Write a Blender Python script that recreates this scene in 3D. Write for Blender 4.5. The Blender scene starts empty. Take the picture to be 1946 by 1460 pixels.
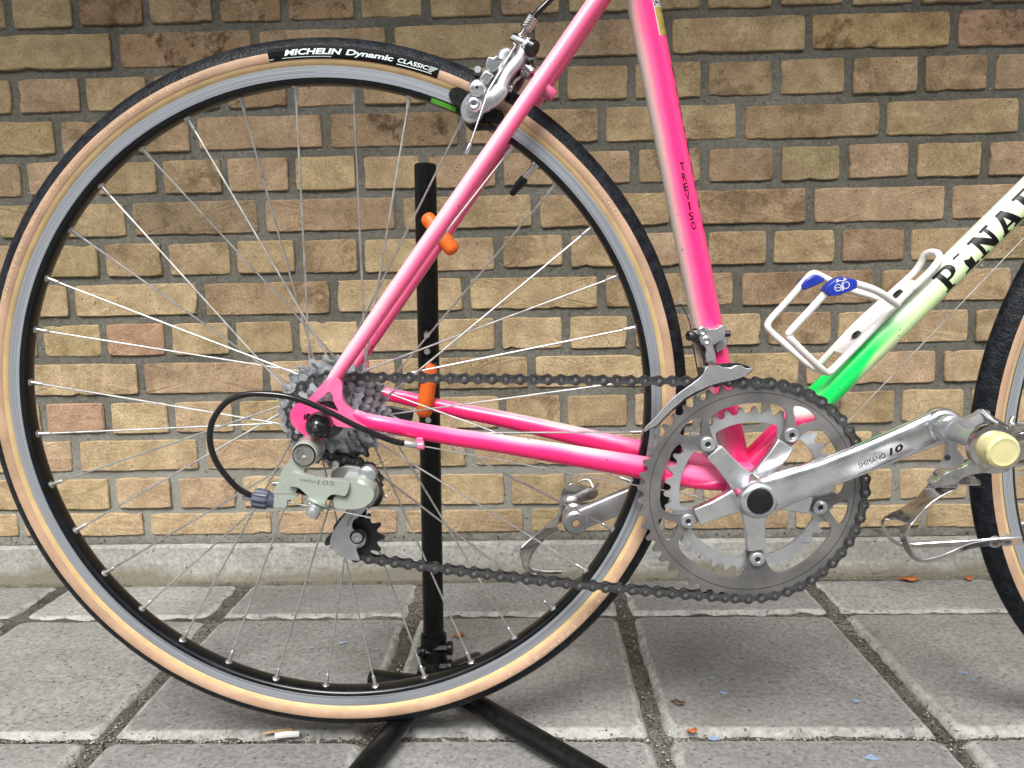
import bpy, bmesh, math, random
import numpy as np
from mathutils import Vector, Matrix, noise
from mathutils.geometry import tessellate_polygon
PI = math.pi
sc = bpy.context.scene

# ------------------------------------------------------------------ camera
cd = bpy.data.cameras.new('camera'); cam = bpy.data.objects.new('camera', cd); sc.collection.objects.link(cam)
cd.sensor_width = 36; cd.lens = 27.3908; cd.clip_start = .02; cd.clip_end = 200
cam.matrix_world = Matrix(((0.999553, 0.015348, 0.025637, 0), (0.023476, 0.12743, -0.99157, 0), (-0.018486, 0.991729, 0.127013, 0.47963), (0, 0, 0, 1)))
sc.camera = cam
# ------------------------------------------------------------------ light
SUN_EL, SUN_AZ = math.radians(52), math.radians(190)      # behind the photographer's left shoulder, veiled by cloud
world = bpy.data.worlds.new('World'); sc.world = world; world.use_nodes = True
wn = world.node_tree.nodes; wl = world.node_tree.links
sky = wn.new('ShaderNodeTexSky'); sky.sky_type = 'NISHITA'; sky.sun_disc = False
sky.sun_elevation = SUN_EL; sky.sun_rotation = SUN_AZ; sky.air_density = 1.0; sky.dust_density = 4.0; sky.ozone_density = 1.0
hs = wn.new('ShaderNodeHueSaturation'); hs.inputs['Saturation'].default_value = .32
wl.new(sky.outputs[0], hs.inputs['Color']); wl.new(hs.outputs[0], wn['Background'].inputs[0]); wn['Background'].inputs[1].default_value = .10
sl = bpy.data.lights.new('sun', 'SUN'); sl.energy = 1.5; sl.angle = math.radians(24); sl.color = (1, .96, .9)
sun = bpy.data.objects.new('sun', sl); sc.collection.objects.link(sun)
sd = Vector((math.cos(SUN_EL)*math.sin(SUN_AZ), math.cos(SUN_EL)*math.cos(SUN_AZ), math.sin(SUN_EL)))
sun.rotation_euler = sd.to_track_quat('Z', 'Y').to_euler()
sc.render.engine = 'CYCLES'
sc.view_settings.view_transform = 'Standard'; sc.view_settings.look = 'None'
sc.view_settings.gamma = 1; sc.view_settings.use_curve_mapping = False; sc.view_settings.exposure = 1.34

# ------------------------------------------------------------------ materials
def mat(name):
    m = bpy.data.materials.new(name); m.use_nodes = True
    return m, m.node_tree.nodes, m.node_tree.links, m.node_tree.nodes['Principled BSDF']
def noisy(name, c1, c2, scale=40, rough=(.4, .6), metal=0, bump=0, detail=6, contrast=(.35, .65), coat=0, bscale=None, spec=.5, stretch=None):
    m, n, l, b = mat(name)
    tc = n.new('ShaderNodeTexCoord'); src = tc.outputs['Object']
    if stretch:
        mp = n.new('ShaderNodeMapping'); mp.inputs['Scale'].default_value = stretch; l.new(src, mp.inputs[0]); src = mp.outputs[0]
    t = n.new('ShaderNodeTexNoise'); t.inputs['Scale'].default_value = scale; t.inputs['Detail'].default_value = detail; l.new(src, t.inputs['Vector'])
    r = n.new('ShaderNodeValToRGB'); r.color_ramp.elements[0].position = contrast[0]; r.color_ramp.elements[1].position = contrast[1]
    r.color_ramp.elements[0].color = (*c1, 1); r.color_ramp.elements[1].color = (*c2, 1)
    l.new(t.outputs['Fac'], r.inputs[0]); l.new(r.outputs[0], b.inputs['Base Color'])
    mr = n.new('ShaderNodeMapRange'); mr.inputs['To Min'].default_value = rough[0]; mr.inputs['To Max'].default_value = rough[1]
    mr.inputs['From Min'].default_value = .3; mr.inputs['From Max'].default_value = .7
    l.new(t.outputs['Fac'], mr.inputs[0]); l.new(mr.outputs[0], b.inputs['Roughness'])
    b.inputs['Metallic'].default_value = metal; b.inputs['Coat Weight'].default_value = coat; b.inputs['Coat Roughness'].default_value = .08
    b.inputs['Specular IOR Level'].default_value = spec
    if bump:
        t2 = n.new('ShaderNodeTexNoise'); t2.inputs['Scale'].default_value = bscale or scale*4; t2.inputs['Detail'].default_value = 4; l.new(src, t2.inputs['Vector'])
        bp = n.new('ShaderNodeBump'); bp.inputs['Strength'].default_value = 1; bp.inputs['Distance'].default_value = bump
        l.new(t2.outputs['Fac'], bp.inputs['Height']); l.new(bp.outputs[0], b.inputs['Normal'])
    return m
M = {}
M['alloy'] = noisy('polished_alloy', (.62, .64, .67), (.80, .82, .85), 60, (.17, .28), .93, .00002, bscale=900)
M['alloy_satin'] = noisy('satin_alloy', (.42, .43, .46), (.60, .61, .64), 45, (.28, .40), .8, .00003, bscale=1200)
M['ring_alloy'] = noisy('anodised_chainring', (.15, .148, .15), (.26, .255, .25), 28, (.34, .46), .6, .00003, bscale=1500)
M['inner_alloy'] = noisy('inner_chainring_alloy', (.46, .48, .51), (.60, .62, .65), 40, (.28, .4), .75, .00003, bscale=1500)
M['chrome'] = noisy('worn_chrome', (.42, .40, .39), (.66, .65, .64), 90, (.10, .25), 1, .00005, bscale=600, contrast=(.3, .5))
M['spoke'] = noisy('stainless_spoke', (.46, .46, .45), (.60, .60, .59), 80, (.25, .38), .8)
M['steel_dark'] = noisy('oily_steel', (.05, .05, .055), (.13, .13, .135), 120, (.28, .5), .85, .00005, bscale=900)
M['link'] = noisy('chain_steel', (.05, .05, .053), (.13, .13, .135), 160, (.3, .5), .8, .00005, bscale=900)
M['pin'] = noisy('chain_pin_steel', (.22, .22, .225), (.34, .34, .345), 160, (.22, .4), .9)
M['cog'] = noisy('cassette_steel', (.16, .17, .185), (.58, .61, .66), 110, (.22, .4), .6, .00006, bscale=500, contrast=(.36, .58))
M['black_plastic'] = noisy('black_plastic', (.006, .006, .007), (.012, .012, .013), 90, (.3, .45), 0, .00002, spec=.35)
M['black_gloss'] = noisy('black_housing', (.006, .006, .007), (.012, .012, .013), 60, (.16, .22), 0)
M['black_matt'] = noisy('black_rubber', (.014, .014, .015), (.028, .028, .03), 200, (.55, .7), 0, .0001)
M['rim_black'] = noisy('black_anodised_rim', (.003, .004, .005), (.007, .008, .009), 60, (.18, .28), 0, 0, spec=.4)
M['stand'] = noisy('black_powder_coat', (.003, .0035, .0035), (.008, .009, .009), 150, (.30, .42), 0, .00006, bscale=900, contrast=(.4, .75), spec=.22)
M['orange'] = noisy('orange_rubber', (.50, .07, .008), (.80, .14, .012), 110, (.45, .6), 0, .00008, bscale=350, contrast=(.28, .42))
M['white_coat'] = noisy('white_coated_wire', (.40, .37, .33), (.70, .69, .67), 75, (.25, .4), 0, .00003, contrast=(.27, .40))
M['blue_plastic'] = noisy('blue_plastic', (.012, .03, .30), (.018, .045, .38), 80, (.3, .4), 0, .00003)
M['yellow_cap'] = noisy('yellowed_plastic_cap', (.20, .17, .08), (.56, .52, .27), 75, (.3, .45), 0, .0001, bscale=300, contrast=(.30, .42))
M['sage'] = noisy('sage_grey_enamel', (.33, .37, .325), (.385, .43, .38), 60, (.24, .34), .2, .00002, coat=.4, contrast=(.2, .8))
M['blue_grey'] = noisy('blue_grey_plastic', (.05, .055, .09), (.075, .08, .12), 90, (.35, .5), 0)
M['pink_plain'] = noisy('pink_paint_plain', (.88, .06, .25), (.92, .17, .36), 35, (.2, .3), 0, 0, coat=.5)
M['ink'] = noisy('black_decal', (.004, .004, .0045), (.010, .010, .011), 90, (.35, .45), 0, spec=.25)
M['ink_white'] = noisy('white_print', (.66, .78, .80), (.74, .85, .87), 90, (.5, .6), 0)
M['patch'] = noisy('black_tyre_patch', (.003, .003, .0035), (.005, .005, .0055), 90, (.6, .7), 0, spec=.12)
M['gold'] = noisy('gold_label', (.42, .30, .06), (.52, .39, .10), 90, (.3, .4), .3)
M['white_sticker'] = noisy('white_label', (.7, .7, .7), (.8, .8, .8), 90, (.3, .4), 0)
M['emboss'] = noisy('moulded_tyre_lettering', (.62, .44, .31), (.68, .50, .36), 90, (.5, .6), 0)
M['ink_grey'] = noisy('grey_print', (.12, .13, .12), (.16, .17, .16), 90, (.4, .5), 0)
M['yellow_paint'] = noisy('yellow_sticker', (.42, .38, .02), (.5, .45, .03), 90, (.3, .4), 0)
M['green_paint'] = noisy('green_sticker', (.07, .30, .02), (.1, .36, .03), 90, (.3, .4), 0)
M['wood'] = noisy('wood_chip', (.42, .28, .15), (.55, .40, .24), 90, (.6, .7), 0, .0002)
M['paper'] = noisy('white_paper', (.72, .72, .72), (.8, .8, .8), 90, (.6, .7), 0)
M['leaf_orange'] = noisy('orange_leaf', (.30, .08, .02), (.45, .15, .04), 300, (.5, .7), 0, .0002)
M['leaf_brown'] = noisy('brown_leaf', (.08, .045, .03), (.16, .09, .06), 300, (.5, .7), 0, .0002)
M['fleck'] = noisy('blue_paint_fleck', (.17, .24, .36), (.24, .34, .50), 900, (.5, .7), 0)

def paint_mat():
    m, n, l, b = mat('faded_bicycle_paint')
    a = n.new('ShaderNodeAttribute'); a.attribute_name = 'Col'
    tc = n.new('ShaderNodeTexCoord')
    # chips and grime: small dark spots
    v = n.new('ShaderNodeTexNoise'); v.inputs['Scale'].default_value = 210; v.inputs['Detail'].default_value = 3; l.new(tc.outputs['Object'], v.inputs['Vector'])
    r = n.new('ShaderNodeValToRGB'); r.color_ramp.elements[0].position = .70; r.color_ramp.elements[1].position = .73; l.new(v.outputs['Fac'], r.inputs[0])
    mx = n.new('ShaderNodeMix'); mx.data_type = 'RGBA'; l.new(r.outputs[0], mx.inputs[0]); l.new(a.outputs['Color'], mx.inputs[6]); mx.inputs[7].default_value = (.10, .05, .05, 1)
    l.new(mx.outputs[2], b.inputs['Base Color'])
    b.inputs['Roughness'].default_value = .34; b.inputs['Coat Weight'].default_value = .38; b.inputs['Coat Roughness'].default_value = .06
    t2 = n.new('ShaderNodeTexNoise'); t2.inputs['Scale'].default_value = 90; l.new(tc.outputs['Object'], t2.inputs['Vector'])
    bp = n.new('ShaderNodeBump'); bp.inputs['Strength'].default_value = .5; bp.inputs['Distance'].default_value = .0002; l.new(t2.outputs['Fac'], bp.inputs['Height']); l.new(bp.outputs[0], b.inputs['Normal'])
    return m
M['paint'] = paint_mat()

def uvnode(n, l, scale):
    uv = n.new('ShaderNodeUVMap'); mp = n.new('ShaderNodeMapping'); mp.inputs['Scale'].default_value = scale; l.new(uv.outputs[0], mp.inputs[0]); return mp
def tan_mat():
    m, n, l, b = mat('tan_tyre_sidewall')
    mp = uvnode(n, l, (1, 1, 1)); mp.inputs['Rotation'].default_value = (0, 0, .75)
    w = n.new('ShaderNodeTexWave'); w.inputs['Scale'].default_value = 330; w.inputs['Distortion'].default_value = .6; w.inputs['Detail'].default_value = 1; l.new(mp.outputs[0], w.inputs[0])
    t = n.new('ShaderNodeTexNoise'); t.inputs['Scale'].default_value = 35; t.inputs['Detail'].default_value = 5
    tc = n.new('ShaderNodeTexCoord'); l.new(tc.outputs['Object'], t.inputs['Vector'])
    r = n.new('ShaderNodeValToRGB'); r.color_ramp.elements[0].position = .3; r.color_ramp.elements[1].position = .7
    r.color_ramp.elements[0].color = (.46, .29, .185, 1); r.color_ramp.elements[1].color = (.58, .385, .26, 1); l.new(t.outputs['Fac'], r.inputs[0])
    mx = n.new('ShaderNodeMix'); mx.data_type = 'RGBA'; mx.blend_type = 'MULTIPLY'; mx.inputs[0].default_value = .28
    l.new(r.outputs[0], mx.inputs[6]); l.new(w.outputs['Color'], mx.inputs[7])
    d = n.new('ShaderNodeTexNoise'); d.inputs['Scale'].default_value = 14; d.inputs['Detail'].default_value = 8; d.inputs['Roughness'].default_value = .75; l.new(tc.outputs['Object'], d.inputs['Vector'])
    dr = n.new('ShaderNodeValToRGB'); dr.color_ramp.elements[0].position = .50; dr.color_ramp.elements[1].position = .72; l.new(d.outputs['Fac'], dr.inputs[0])
    dm = n.new('ShaderNodeMix'); dm.data_type = 'RGBA'; dm.inputs[7].default_value = (.20, .135, .09, 1); l.new(mx.outputs[2], dm.inputs[6])
    dk = n.new('ShaderNodeMath'); dk.operation = 'MULTIPLY'; dk.inputs[1].default_value = .55; l.new(dr.outputs[0], dk.inputs[0]); l.new(dk.outputs[0], dm.inputs[0]); l.new(dm.outputs[2], b.inputs['Base Color'])
    bp = n.new('ShaderNodeBump'); bp.inputs['Distance'].default_value = .00012; bp.inputs['Strength'].default_value = .7
    l.new(w.outputs['Fac'], bp.inputs['Height']); l.new(bp.outputs[0], b.inputs['Normal']); b.inputs['Roughness'].default_value = .62
    return m
M['tan'] = tan_mat()
M['bead'] = noisy('tan_bead_strip', (.50, .35, .17), (.60, .43, .22), 60, (.5, .6), 0, .00005)
def tread_mat():
    m, n, l, b = mat('black_tyre_tread')
    mp = uvnode(n, l, (1, 1, 1))
    v = n.new('ShaderNodeTexVoronoi'); v.inputs['Scale'].default_value = 420; l.new(mp.outputs[0], v.inputs['Vector'])
    t = n.new('ShaderNodeTexNoise'); t.inputs['Scale'].default_value = 120; t.inputs['Detail'].default_value = 5; l.new(mp.outputs[0], t.inputs['Vector'])
    r = n.new('ShaderNodeValToRGB'); r.color_ramp.elements[0].position = .4; r.color_ramp.elements[1].position = .7
    r.color_ramp.elements[0].color = (.004, .005, .007, 1); r.color_ramp.elements[1].color = (.016, .020, .026, 1); l.new(t.outputs['Fac'], r.inputs[0]); l.new(r.outputs[0], b.inputs['Base Color'])
    ad = n.new('ShaderNodeMath'); ad.operation = 'ADD'; l.new(v.outputs['Distance'], ad.inputs[0]); l.new(t.outputs['Fac'], ad.inputs[1])
    bp = n.new('ShaderNodeBump'); bp.inputs['Distance'].default_value = .0006; bp.inputs['Strength'].default_value = .9; l.new(ad.outputs[0], bp.inputs['Height']); l.new(bp.outputs[0], b.inputs['Normal'])
    b.inputs['Roughness'].default_value = .5; b.inputs['Specular IOR Level'].default_value = .18
    return m
M['tread'] = tread_mat()
def track_mat():
    m, n, l, b = mat('machined_braking_track')
    mp = uvnode(n, l, (2.2, 1300, 1))
    t = n.new('ShaderNodeTexNoise'); t.inputs['Scale'].default_value = 1; t.inputs['Detail'].default_value = 4; l.new(mp.outputs[0], t.inputs['Vector'])
    r = n.new('ShaderNodeValToRGB'); r.color_ramp.elements[0].position = .3; r.color_ramp.elements[1].position = .62
    r.color_ramp.elements[0].color = (.17, .185, .21, 1); r.color_ramp.elements[1].color = (.56, .60, .66, 1); l.new(t.outputs['Fac'], r.inputs[0]); l.new(r.outputs[0], b.inputs['Base Color'])
    bp = n.new('ShaderNodeBump'); bp.inputs['Distance'].default_value = .0001; bp.inputs['Strength'].default_value = .5; l.new(t.outputs['Fac'], bp.inputs['Height']); l.new(bp.outputs[0], b.inputs['Normal'])
    b.inputs['Metallic'].default_value = .65; b.inputs['Roughness'].default_value = .34
    return m
M['track'] = track_mat()

def brick_mat():
    m, n, l, b = mat('weathered_brick')
    oi = n.new('ShaderNodeObjectInfo'); ge = n.new('ShaderNodeNewGeometry')
    def nz(scale, detail=6, rough=.6, dist=0):
        t = n.new('ShaderNodeTexNoise'); t.inputs['Scale'].default_value = scale; t.inputs['Detail'].default_value = detail; t.inputs['Roughness'].default_value = rough; t.inputs['Distortion'].default_value = dist
        l.new(ge.outputs['Position'], t.inputs['Vector']); return t
    def ramp(src, p0, p1, c0=(0, 0, 0, 1), c1=(1, 1, 1, 1)):
        r = n.new('ShaderNodeValToRGB'); r.color_ramp.elements[0].position = p0; r.color_ramp.elements[1].position = p1
        r.color_ramp.elements[0].color = c0; r.color_ramp.elements[1].color = c1; l.new(src, r.inputs[0]); return r
    def mix(fac, a, bb, mode='MIX'):
        x = n.new('ShaderNodeMix'); x.data_type = 'RGBA'; x.blend_type = mode
        if isinstance(fac, float): x.inputs[0].default_value = fac
        else: l.new(fac, x.inputs[0])
        for s, k in ((a, 6), (bb, 7)):
            if isinstance(s, tuple): x.inputs[k].default_value = s
            else: l.new(s, x.inputs[k])
        return x.outputs[2]
    mott = ramp(nz(26, 8, .65).outputs['Fac'], .3, .72, (.62, .58, .52, 1), (1.22, 1.2, 1.16, 1))
    c = mix(1.0, oi.outputs['Color'], mott.outputs[0], 'MULTIPLY')
    pink = ramp(nz(14, 3).outputs['Fac'], .5, .68); c = mix(pink.outputs[0], c, mix(.28, c, (.34, .215, .15, 1)))
    # dark fired patches, strength chosen per brick through the colour's alpha
    st = ramp(nz(21, 6, .7, .3).outputs['Fac'], .50, .60)
    mm = n.new('ShaderNodeMath'); mm.operation = 'MULTIPLY'; l.new(st.outputs[0], mm.inputs[0]); l.new(oi.outputs['Alpha'], mm.inputs[1])
    c = mix(mm.outputs[0], c, mix(.82, c, (.055, .032, .018, 1)))
    pit = ramp(nz(190, 3).outputs['Fac'], .66, .74); c = mix(pit.outputs[0], c, (.06, .045, .03, 1))
    pale = ramp(nz(330, 4).outputs['Fac'], .60, .78); c = mix(pale.outputs[0], c, mix(.5, c, (.62, .54, .42, 1)))
    lime = ramp(nz(9, 7, .75).outputs['Fac'], .66, .76); c = mix(lime.outputs[0], c, mix(.4, c, (.5, .47, .42, 1)))
    fine = ramp(nz(300, 5, .8).outputs['Fac'], .32, .68, (.66, .66, .64, 1), (1.30, 1.30, 1.30, 1)); c = mix(1.0, c, fine.outputs[0], 'MULTIPLY')
    l.new(c, b.inputs['Base Color']); b.inputs['Roughness'].default_value = .9; b.inputs['Specular IOR Level'].default_value = .12
    ad = n.new('ShaderNodeMath'); ad.operation = 'ADD'; a1 = nz(60, 8, .8); a2 = nz(320, 4, .8)
    s2 = n.new('ShaderNodeMath'); s2.operation = 'MULTIPLY'; s2.inputs[1].default_value = .8; l.new(a2.outputs['Fac'], s2.inputs[0])
    l.new(a1.outputs['Fac'], ad.inputs[0]); l.new(s2.outputs[0], ad.inputs[1])
    bp = n.new('ShaderNodeBump'); bp.inputs['Distance'].default_value = .0030; bp.inputs['Strength'].default_value = .9; l.new(ad.outputs[0], bp.inputs['Height']); l.new(bp.outputs[0], b.inputs['Normal'])
    return m
M['brick'] = brick_mat()

def concrete(name, c1, c2, dark, pitscale=260, pit=(.63, .70), stain=None, bump=.0012, edge=None, low=None, lowt=(.30, .46, .28, .75)):
    m, n, l, b = mat(name)
    ge = n.new('ShaderNodeNewGeometry')
    def nz(scale, detail=6, rough=.6, st=None):
        t = n.new('ShaderNodeTexNoise'); t.inputs['Scale'].default_value = scale; t.inputs['Detail'].default_value = detail; t.inputs['Roughness'].default_value = rough
        src = ge.outputs['Position']
        if st: mp = n.new('ShaderNodeMapping'); mp.inputs['Scale'].default_value = st; l.new(src, mp.inputs[0]); src = mp.outputs[0]
        l.new(src, t.inputs['Vector']); return t
    def ramp(src, p0, p1, c0=(0, 0, 0, 1), c1=(1, 1, 1, 1)):
        r = n.new('ShaderNodeValToRGB'); r.color_ramp.elements[0].position = p0; r.color_ramp.elements[1].position = p1
        r.color_ramp.elements[0].color = c0; r.color_ramp.elements[1].color = c1; l.new(src, r.inputs[0]); return r
    def mix(fac, a, bb, mode='MIX'):
        x = n.new('ShaderNodeMix'); x.data_type = 'RGBA'; x.blend_type = mode
        if isinstance(fac, float): x.inputs[0].default_value = fac
        else: l.new(fac, x.inputs[0])
        for s, k in ((a, 6), (bb, 7)):
            if isinstance(s, tuple): x.inputs[k].default_value = s
            else: l.new(s, x.inputs[k])
        return x.outputs[2]
    c = ramp(nz(7, 8, .65).outputs['Fac'], .3, .7, (*c1, 1), (*c2, 1)).outputs[0]
    if edge:
        oi = n.new('ShaderNodeObjectInfo'); tn = ramp(oi.outputs['Random'], 0, 1, (.82, .82, .83, 1), (1.12, 1.12, 1.10, 1)); c = mix(1.0, c, tn.outputs[0], 'MULTIPLY')
        st_ = ramp(nz(16, 7, .75).outputs['Fac'], .52, .66); c = mix(st_.outputs[0], c, mix(.30, c, (.11, .105, .09, 1)))
    g = ramp(nz(150, 5, .75).outputs['Fac'], .3, .7, (.58, .58, .58, 1), (1.36, 1.36, 1.36, 1)); c = mix(1.0, c, g.outputs[0], 'MULTIPLY')
    sm = ramp(nz(3.2, 5, .6, (1, 2.2, 1)).outputs['Fac'], .45, .72); c = mix(sm.outputs[0], c, mix(.35, c, (dark[0]*1.6, dark[1]*1.6, dark[2]*1.5, 1)))
    if low:   # the lowest joints were re-pointed with paler cement
        sp = n.new('ShaderNodeSeparateXYZ'); l.new(ge.outputs['Position'], sp.inputs[0]); wob = nz(6, 5, .7); ad0 = n.new('ShaderNodeMath'); ad0.operation = 'MULTIPLY_ADD'; ad0.inputs[1].default_value = lowt[2]; l.new(wob.outputs['Fac'], ad0.inputs[0]); l.new(sp.outputs['Z'], ad0.inputs[2])
        c = mix(ramp(ad0.outputs[0], lowt[0], lowt[1], (1, 1, 1, 1), (0, 0, 0, 1)).outputs[0], c, mix(lowt[3], c, (*low, 1)))
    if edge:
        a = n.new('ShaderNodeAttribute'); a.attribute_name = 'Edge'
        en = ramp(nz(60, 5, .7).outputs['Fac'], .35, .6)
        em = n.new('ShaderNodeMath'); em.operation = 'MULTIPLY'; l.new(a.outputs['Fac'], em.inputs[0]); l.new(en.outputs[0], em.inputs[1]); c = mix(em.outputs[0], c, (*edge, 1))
    p = ramp(nz(pitscale, 3, .55, (1, 1.8, 1)).outputs['Fac'], *pit); c = mix(p.outputs[0], c, (*dark, 1))
    wsp = ramp(nz(330, 2).outputs['Fac'], .70, .76); c = mix(wsp.outputs[0], c, (.55, .55, .52, 1))
    l.new(c, b.inputs['Base Color']); b.inputs['Roughness'].default_value = .88; b.inputs['Specular IOR Level'].default_value = .3
    h1 = nz(95, 8, .75); ad = n.new('ShaderNodeMath'); ad.operation = 'SUBTRACT'; l.new(h1.outputs['Fac'], ad.inputs[0]); l.new(p.outputs[0], ad.inputs[1])
    bp = n.new('ShaderNodeBump'); bp.inputs['Distance'].default_value = bump; bp.inputs['Strength'].default_value = .9; l.new(ad.outputs[0], bp.inputs['Height']); l.new(bp.outputs[0], b.inputs['Normal'])
    return m
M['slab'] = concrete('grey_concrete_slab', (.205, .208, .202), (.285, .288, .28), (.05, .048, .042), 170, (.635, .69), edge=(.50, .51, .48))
M['mortar'] = concrete('old_mortar', (.095, .092, .076), (.185, .18, .153), (.035, .033, .026), 260, (.66, .74), bump=.003, low=(.30, .30, .27))
M['plinth'] = concrete('cement_plinth', (.25, .255, .235), (.37, .375, .355), (.09, .08, .055), 120, (.66, .72), bump=.0012, low=(.11, .10, .07), lowt=(.036, .052, .055, .85))
M['mortar_pale'] = concrete('pale_cement_joint', (.16, .155, .135), (.25, .245, .22), (.06, .055, .045), 160, (.62, .70), bump=.002)
M['soil'] = concrete('joint_sand', (.045, .042, .034), (.24, .23, .20), (.025, .022, .018), 300, (.54, .62), bump=.005)
M['ground'] = concrete('street_paving_far', (.20, .20, .19), (.28, .28, .265), (.05, .048, .042))
M['grit'] = noisy('grit_stone', (.05, .045, .04), (.36, .34, .30), 260, (.6, .8), 0, contrast=(.45, .62))
M['facade'] = noisy('pale_render_facade', (.34, .35, .34), (.46, .46, .44), 3, (.6, .8), 0, .001)
M['soffit'] = noisy('timber_soffit', (.10, .07, .045), (.16, .12, .08), 12, (.6, .8), 0, .001)

# ------------------------------------------------------------------ mesh helpers
def link(o, parent=None):
    sc.collection.objects.link(o)
    if parent: o.parent = parent
    return o
def tag(o, label=None, cat=None, group=None, kind=None):
    if label: o['label'] = label
    if cat: o['category'] = cat
    if group: o['group'] = group
    if kind: o['kind'] = kind
    return o
def empty(name, loc=(0, 0, 0)):
    o = bpy.data.objects.new(name, None); o.location = loc; o.empty_display_size = .05; return link(o)
class MB:
    def __init__(s): s.v = []; s.f = []; s.uv = {}; s.c = []
    def add(s, vs, fs, uvs=None):
        o = len(s.v); s.v += [tuple(p) for p in vs]
        for i, q in enumerate(fs):
            s.f.append(tuple(a+o for a in q))
            if uvs: s.uv[len(s.f)-1] = uvs[i]
        return s
    def tube(s, pts, r, n=12, caps=True, col=None, up=None):
        """swept tube; r is a number, a list, or a list of (half width in plane, half depth) superellipse sizes"""
        pts = [Vector(p) for p in pts]; N = len(pts); o = len(s.v); T = []
        for i in range(N):
            t = (pts[min(i+1, N-1)]-pts[max(i-1, 0)]); T.append(t.normalized() if t.length > 1e-9 else Vector((1, 0, 0)))
        a = Vector(up) if up else (Vector((0, 1, 0)) if abs(T[0].y) < .9 else Vector((1, 0, 0)))
        nrm = (a - T[0]*a.dot(T[0])).normalized()
        for i in range(N):
            nrm = (nrm - T[i]*nrm.dot(T[i])).normalized(); bn = T[i].cross(nrm)
            ri = r[i] if isinstance(r, (list, tuple)) else r
            for k in range(n):
                th = 2*PI*k/n; c, q = math.cos(th), math.sin(th)
                if isinstance(ri, (list, tuple)):
                    e = ri[2] if len(ri) > 2 else 1
                    c2 = math.copysign(abs(c)**e, c)*ri[1]; q2 = math.copysign(abs(q)**e, q)*ri[0]
                else: c2, q2 = c*ri, q*ri
                s.v.append(tuple(pts[i]+nrm*c2+bn*q2))
                if col: s.c.append(col(i/(N-1), th, s.v[-1]))
        for i in range(N-1):
            for k in range(n):
                k2 = (k+1) % n; s.f.append((o+i*n+k, o+i*n+k2, o+(i+1)*n+k2, o+(i+1)*n+k))
        if caps:
            s.f.append(tuple(o+k for k in range(n))[::-1]); s.f.append(tuple(o+(N-1)*n+k for k in range(n)))
        return s
    def lathe(s, prof, c=(0, 0, 0), axis='Y', n=32, closed=False, a0=0, a1=2*PI, mtx=None, phase=None):
        """prof: (radius, height along axis)"""
        o = len(s.v); full = abs(a1-a0-2*PI) < 1e-6; cols = n if full else n+1; P = len(prof); c = Vector(c)
        L = [0]
        for i in range(1, P): L.append(L[-1]+math.dist(prof[i], prof[i-1]))
        for k in range(cols):
            th = a0+(a1-a0)*k/n
            for (r, h) in prof:
                if axis == 'Y': p = Vector((r*math.sin(th), h, r*math.cos(th)))
                elif axis == 'Z': p = Vector((r*math.cos(th), r*math.sin(th), h))
                else: p = Vector((h, r*math.cos(th), r*math.sin(th)))
                if mtx: p = mtx @ p
                s.v.append(tuple(c+p))
        rad = max(p[0] for p in prof); m = P if closed else P-1
        for k in range(n):
            k2 = (k+1) % cols if full else k+1
            for i in range(m):
                j = (i+1) % P
                s.f.append((o+k*P+i, o+k2*P+i, o+k2*P+j, o+k*P+j))
                u0, u1 = rad*(a0+(a1-a0)*k/n), rad*(a0+(a1-a0)*(k+1)/n); s.uv[len(s.f)-1] = [(u0, L[i]), (u1, L[i]), (u1, L[j]), (u0, L[j])]
        return s
    def prism(s, outer, y0, y1, holes=(), axis='Y'):
        """flat outline in (x, z) given thickness from y0 to y1"""
        loops = [outer]+list(holes); flat = [p for lp in loops for p in lp]
        tri = tessellate_polygon([[Vector((p[0], p[1], 0)) for p in lp] for lp in loops]); o = len(s.v); n = len(flat)
        s.v += [(p[0], y0, p[1]) for p in flat]+[(p[0], y1, p[1]) for p in flat]
        ya, yb = (0, n)
        for t in tri:
            s.f.append(tuple(o+i for i in t)); s.f.append(tuple(o+n+i for i in t[::-1]))
        st = 0
        for lp in loops:
            k = len(lp)
            for i in range(k): j = (i+1) % k; s.f.append((o+st+i, o+st+j, o+n+st+j, o+n+st+i))
            st += k
        return s
    def strip(s, pairs, th=.001):
        """sheet-metal strip through pairs of edge points, given real thickness"""
        o = len(s.v); P = [(Vector(a), Vector(b)) for a, b in pairs]; N = len(P)
        for i, (a, b) in enumerate(P):
            t = ((P[min(i+1, N-1)][0]+P[min(i+1, N-1)][1])-(P[max(i-1, 0)][0]+P[max(i-1, 0)][1])).normalized()
            nn = t.cross(b-a).normalized()*th/2
            s.v += [tuple(a+nn), tuple(b+nn), tuple(b-nn), tuple(a-nn)]
        for i in range(N-1):
            for k in range(4): s.f.append((o+i*4+k, o+i*4+(k+1) % 4, o+(i+1)*4+(k+1) % 4, o+(i+1)*4+k))
        s.f.append((o+3, o+2, o+1, o)); e = o+(N-1)*4; s.f.append((e, e+1, e+2, e+3)); return s
    def box(s, c, d, mtx=None):
        vs = [Vector((x*d[0]/2, y*d[1]/2, z*d[2]/2)) for x in (-1, 1) for y in (-1, 1) for z in (-1, 1)]
        if mtx: vs = [mtx @ v for v in vs]
        return s.add([v+Vector(c) for v in vs], [(0, 1, 3, 2), (4, 6, 7, 5), (0, 4, 5, 1), (2, 3, 7, 6), (0, 2, 6, 4), (1, 5, 7, 3)])
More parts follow.
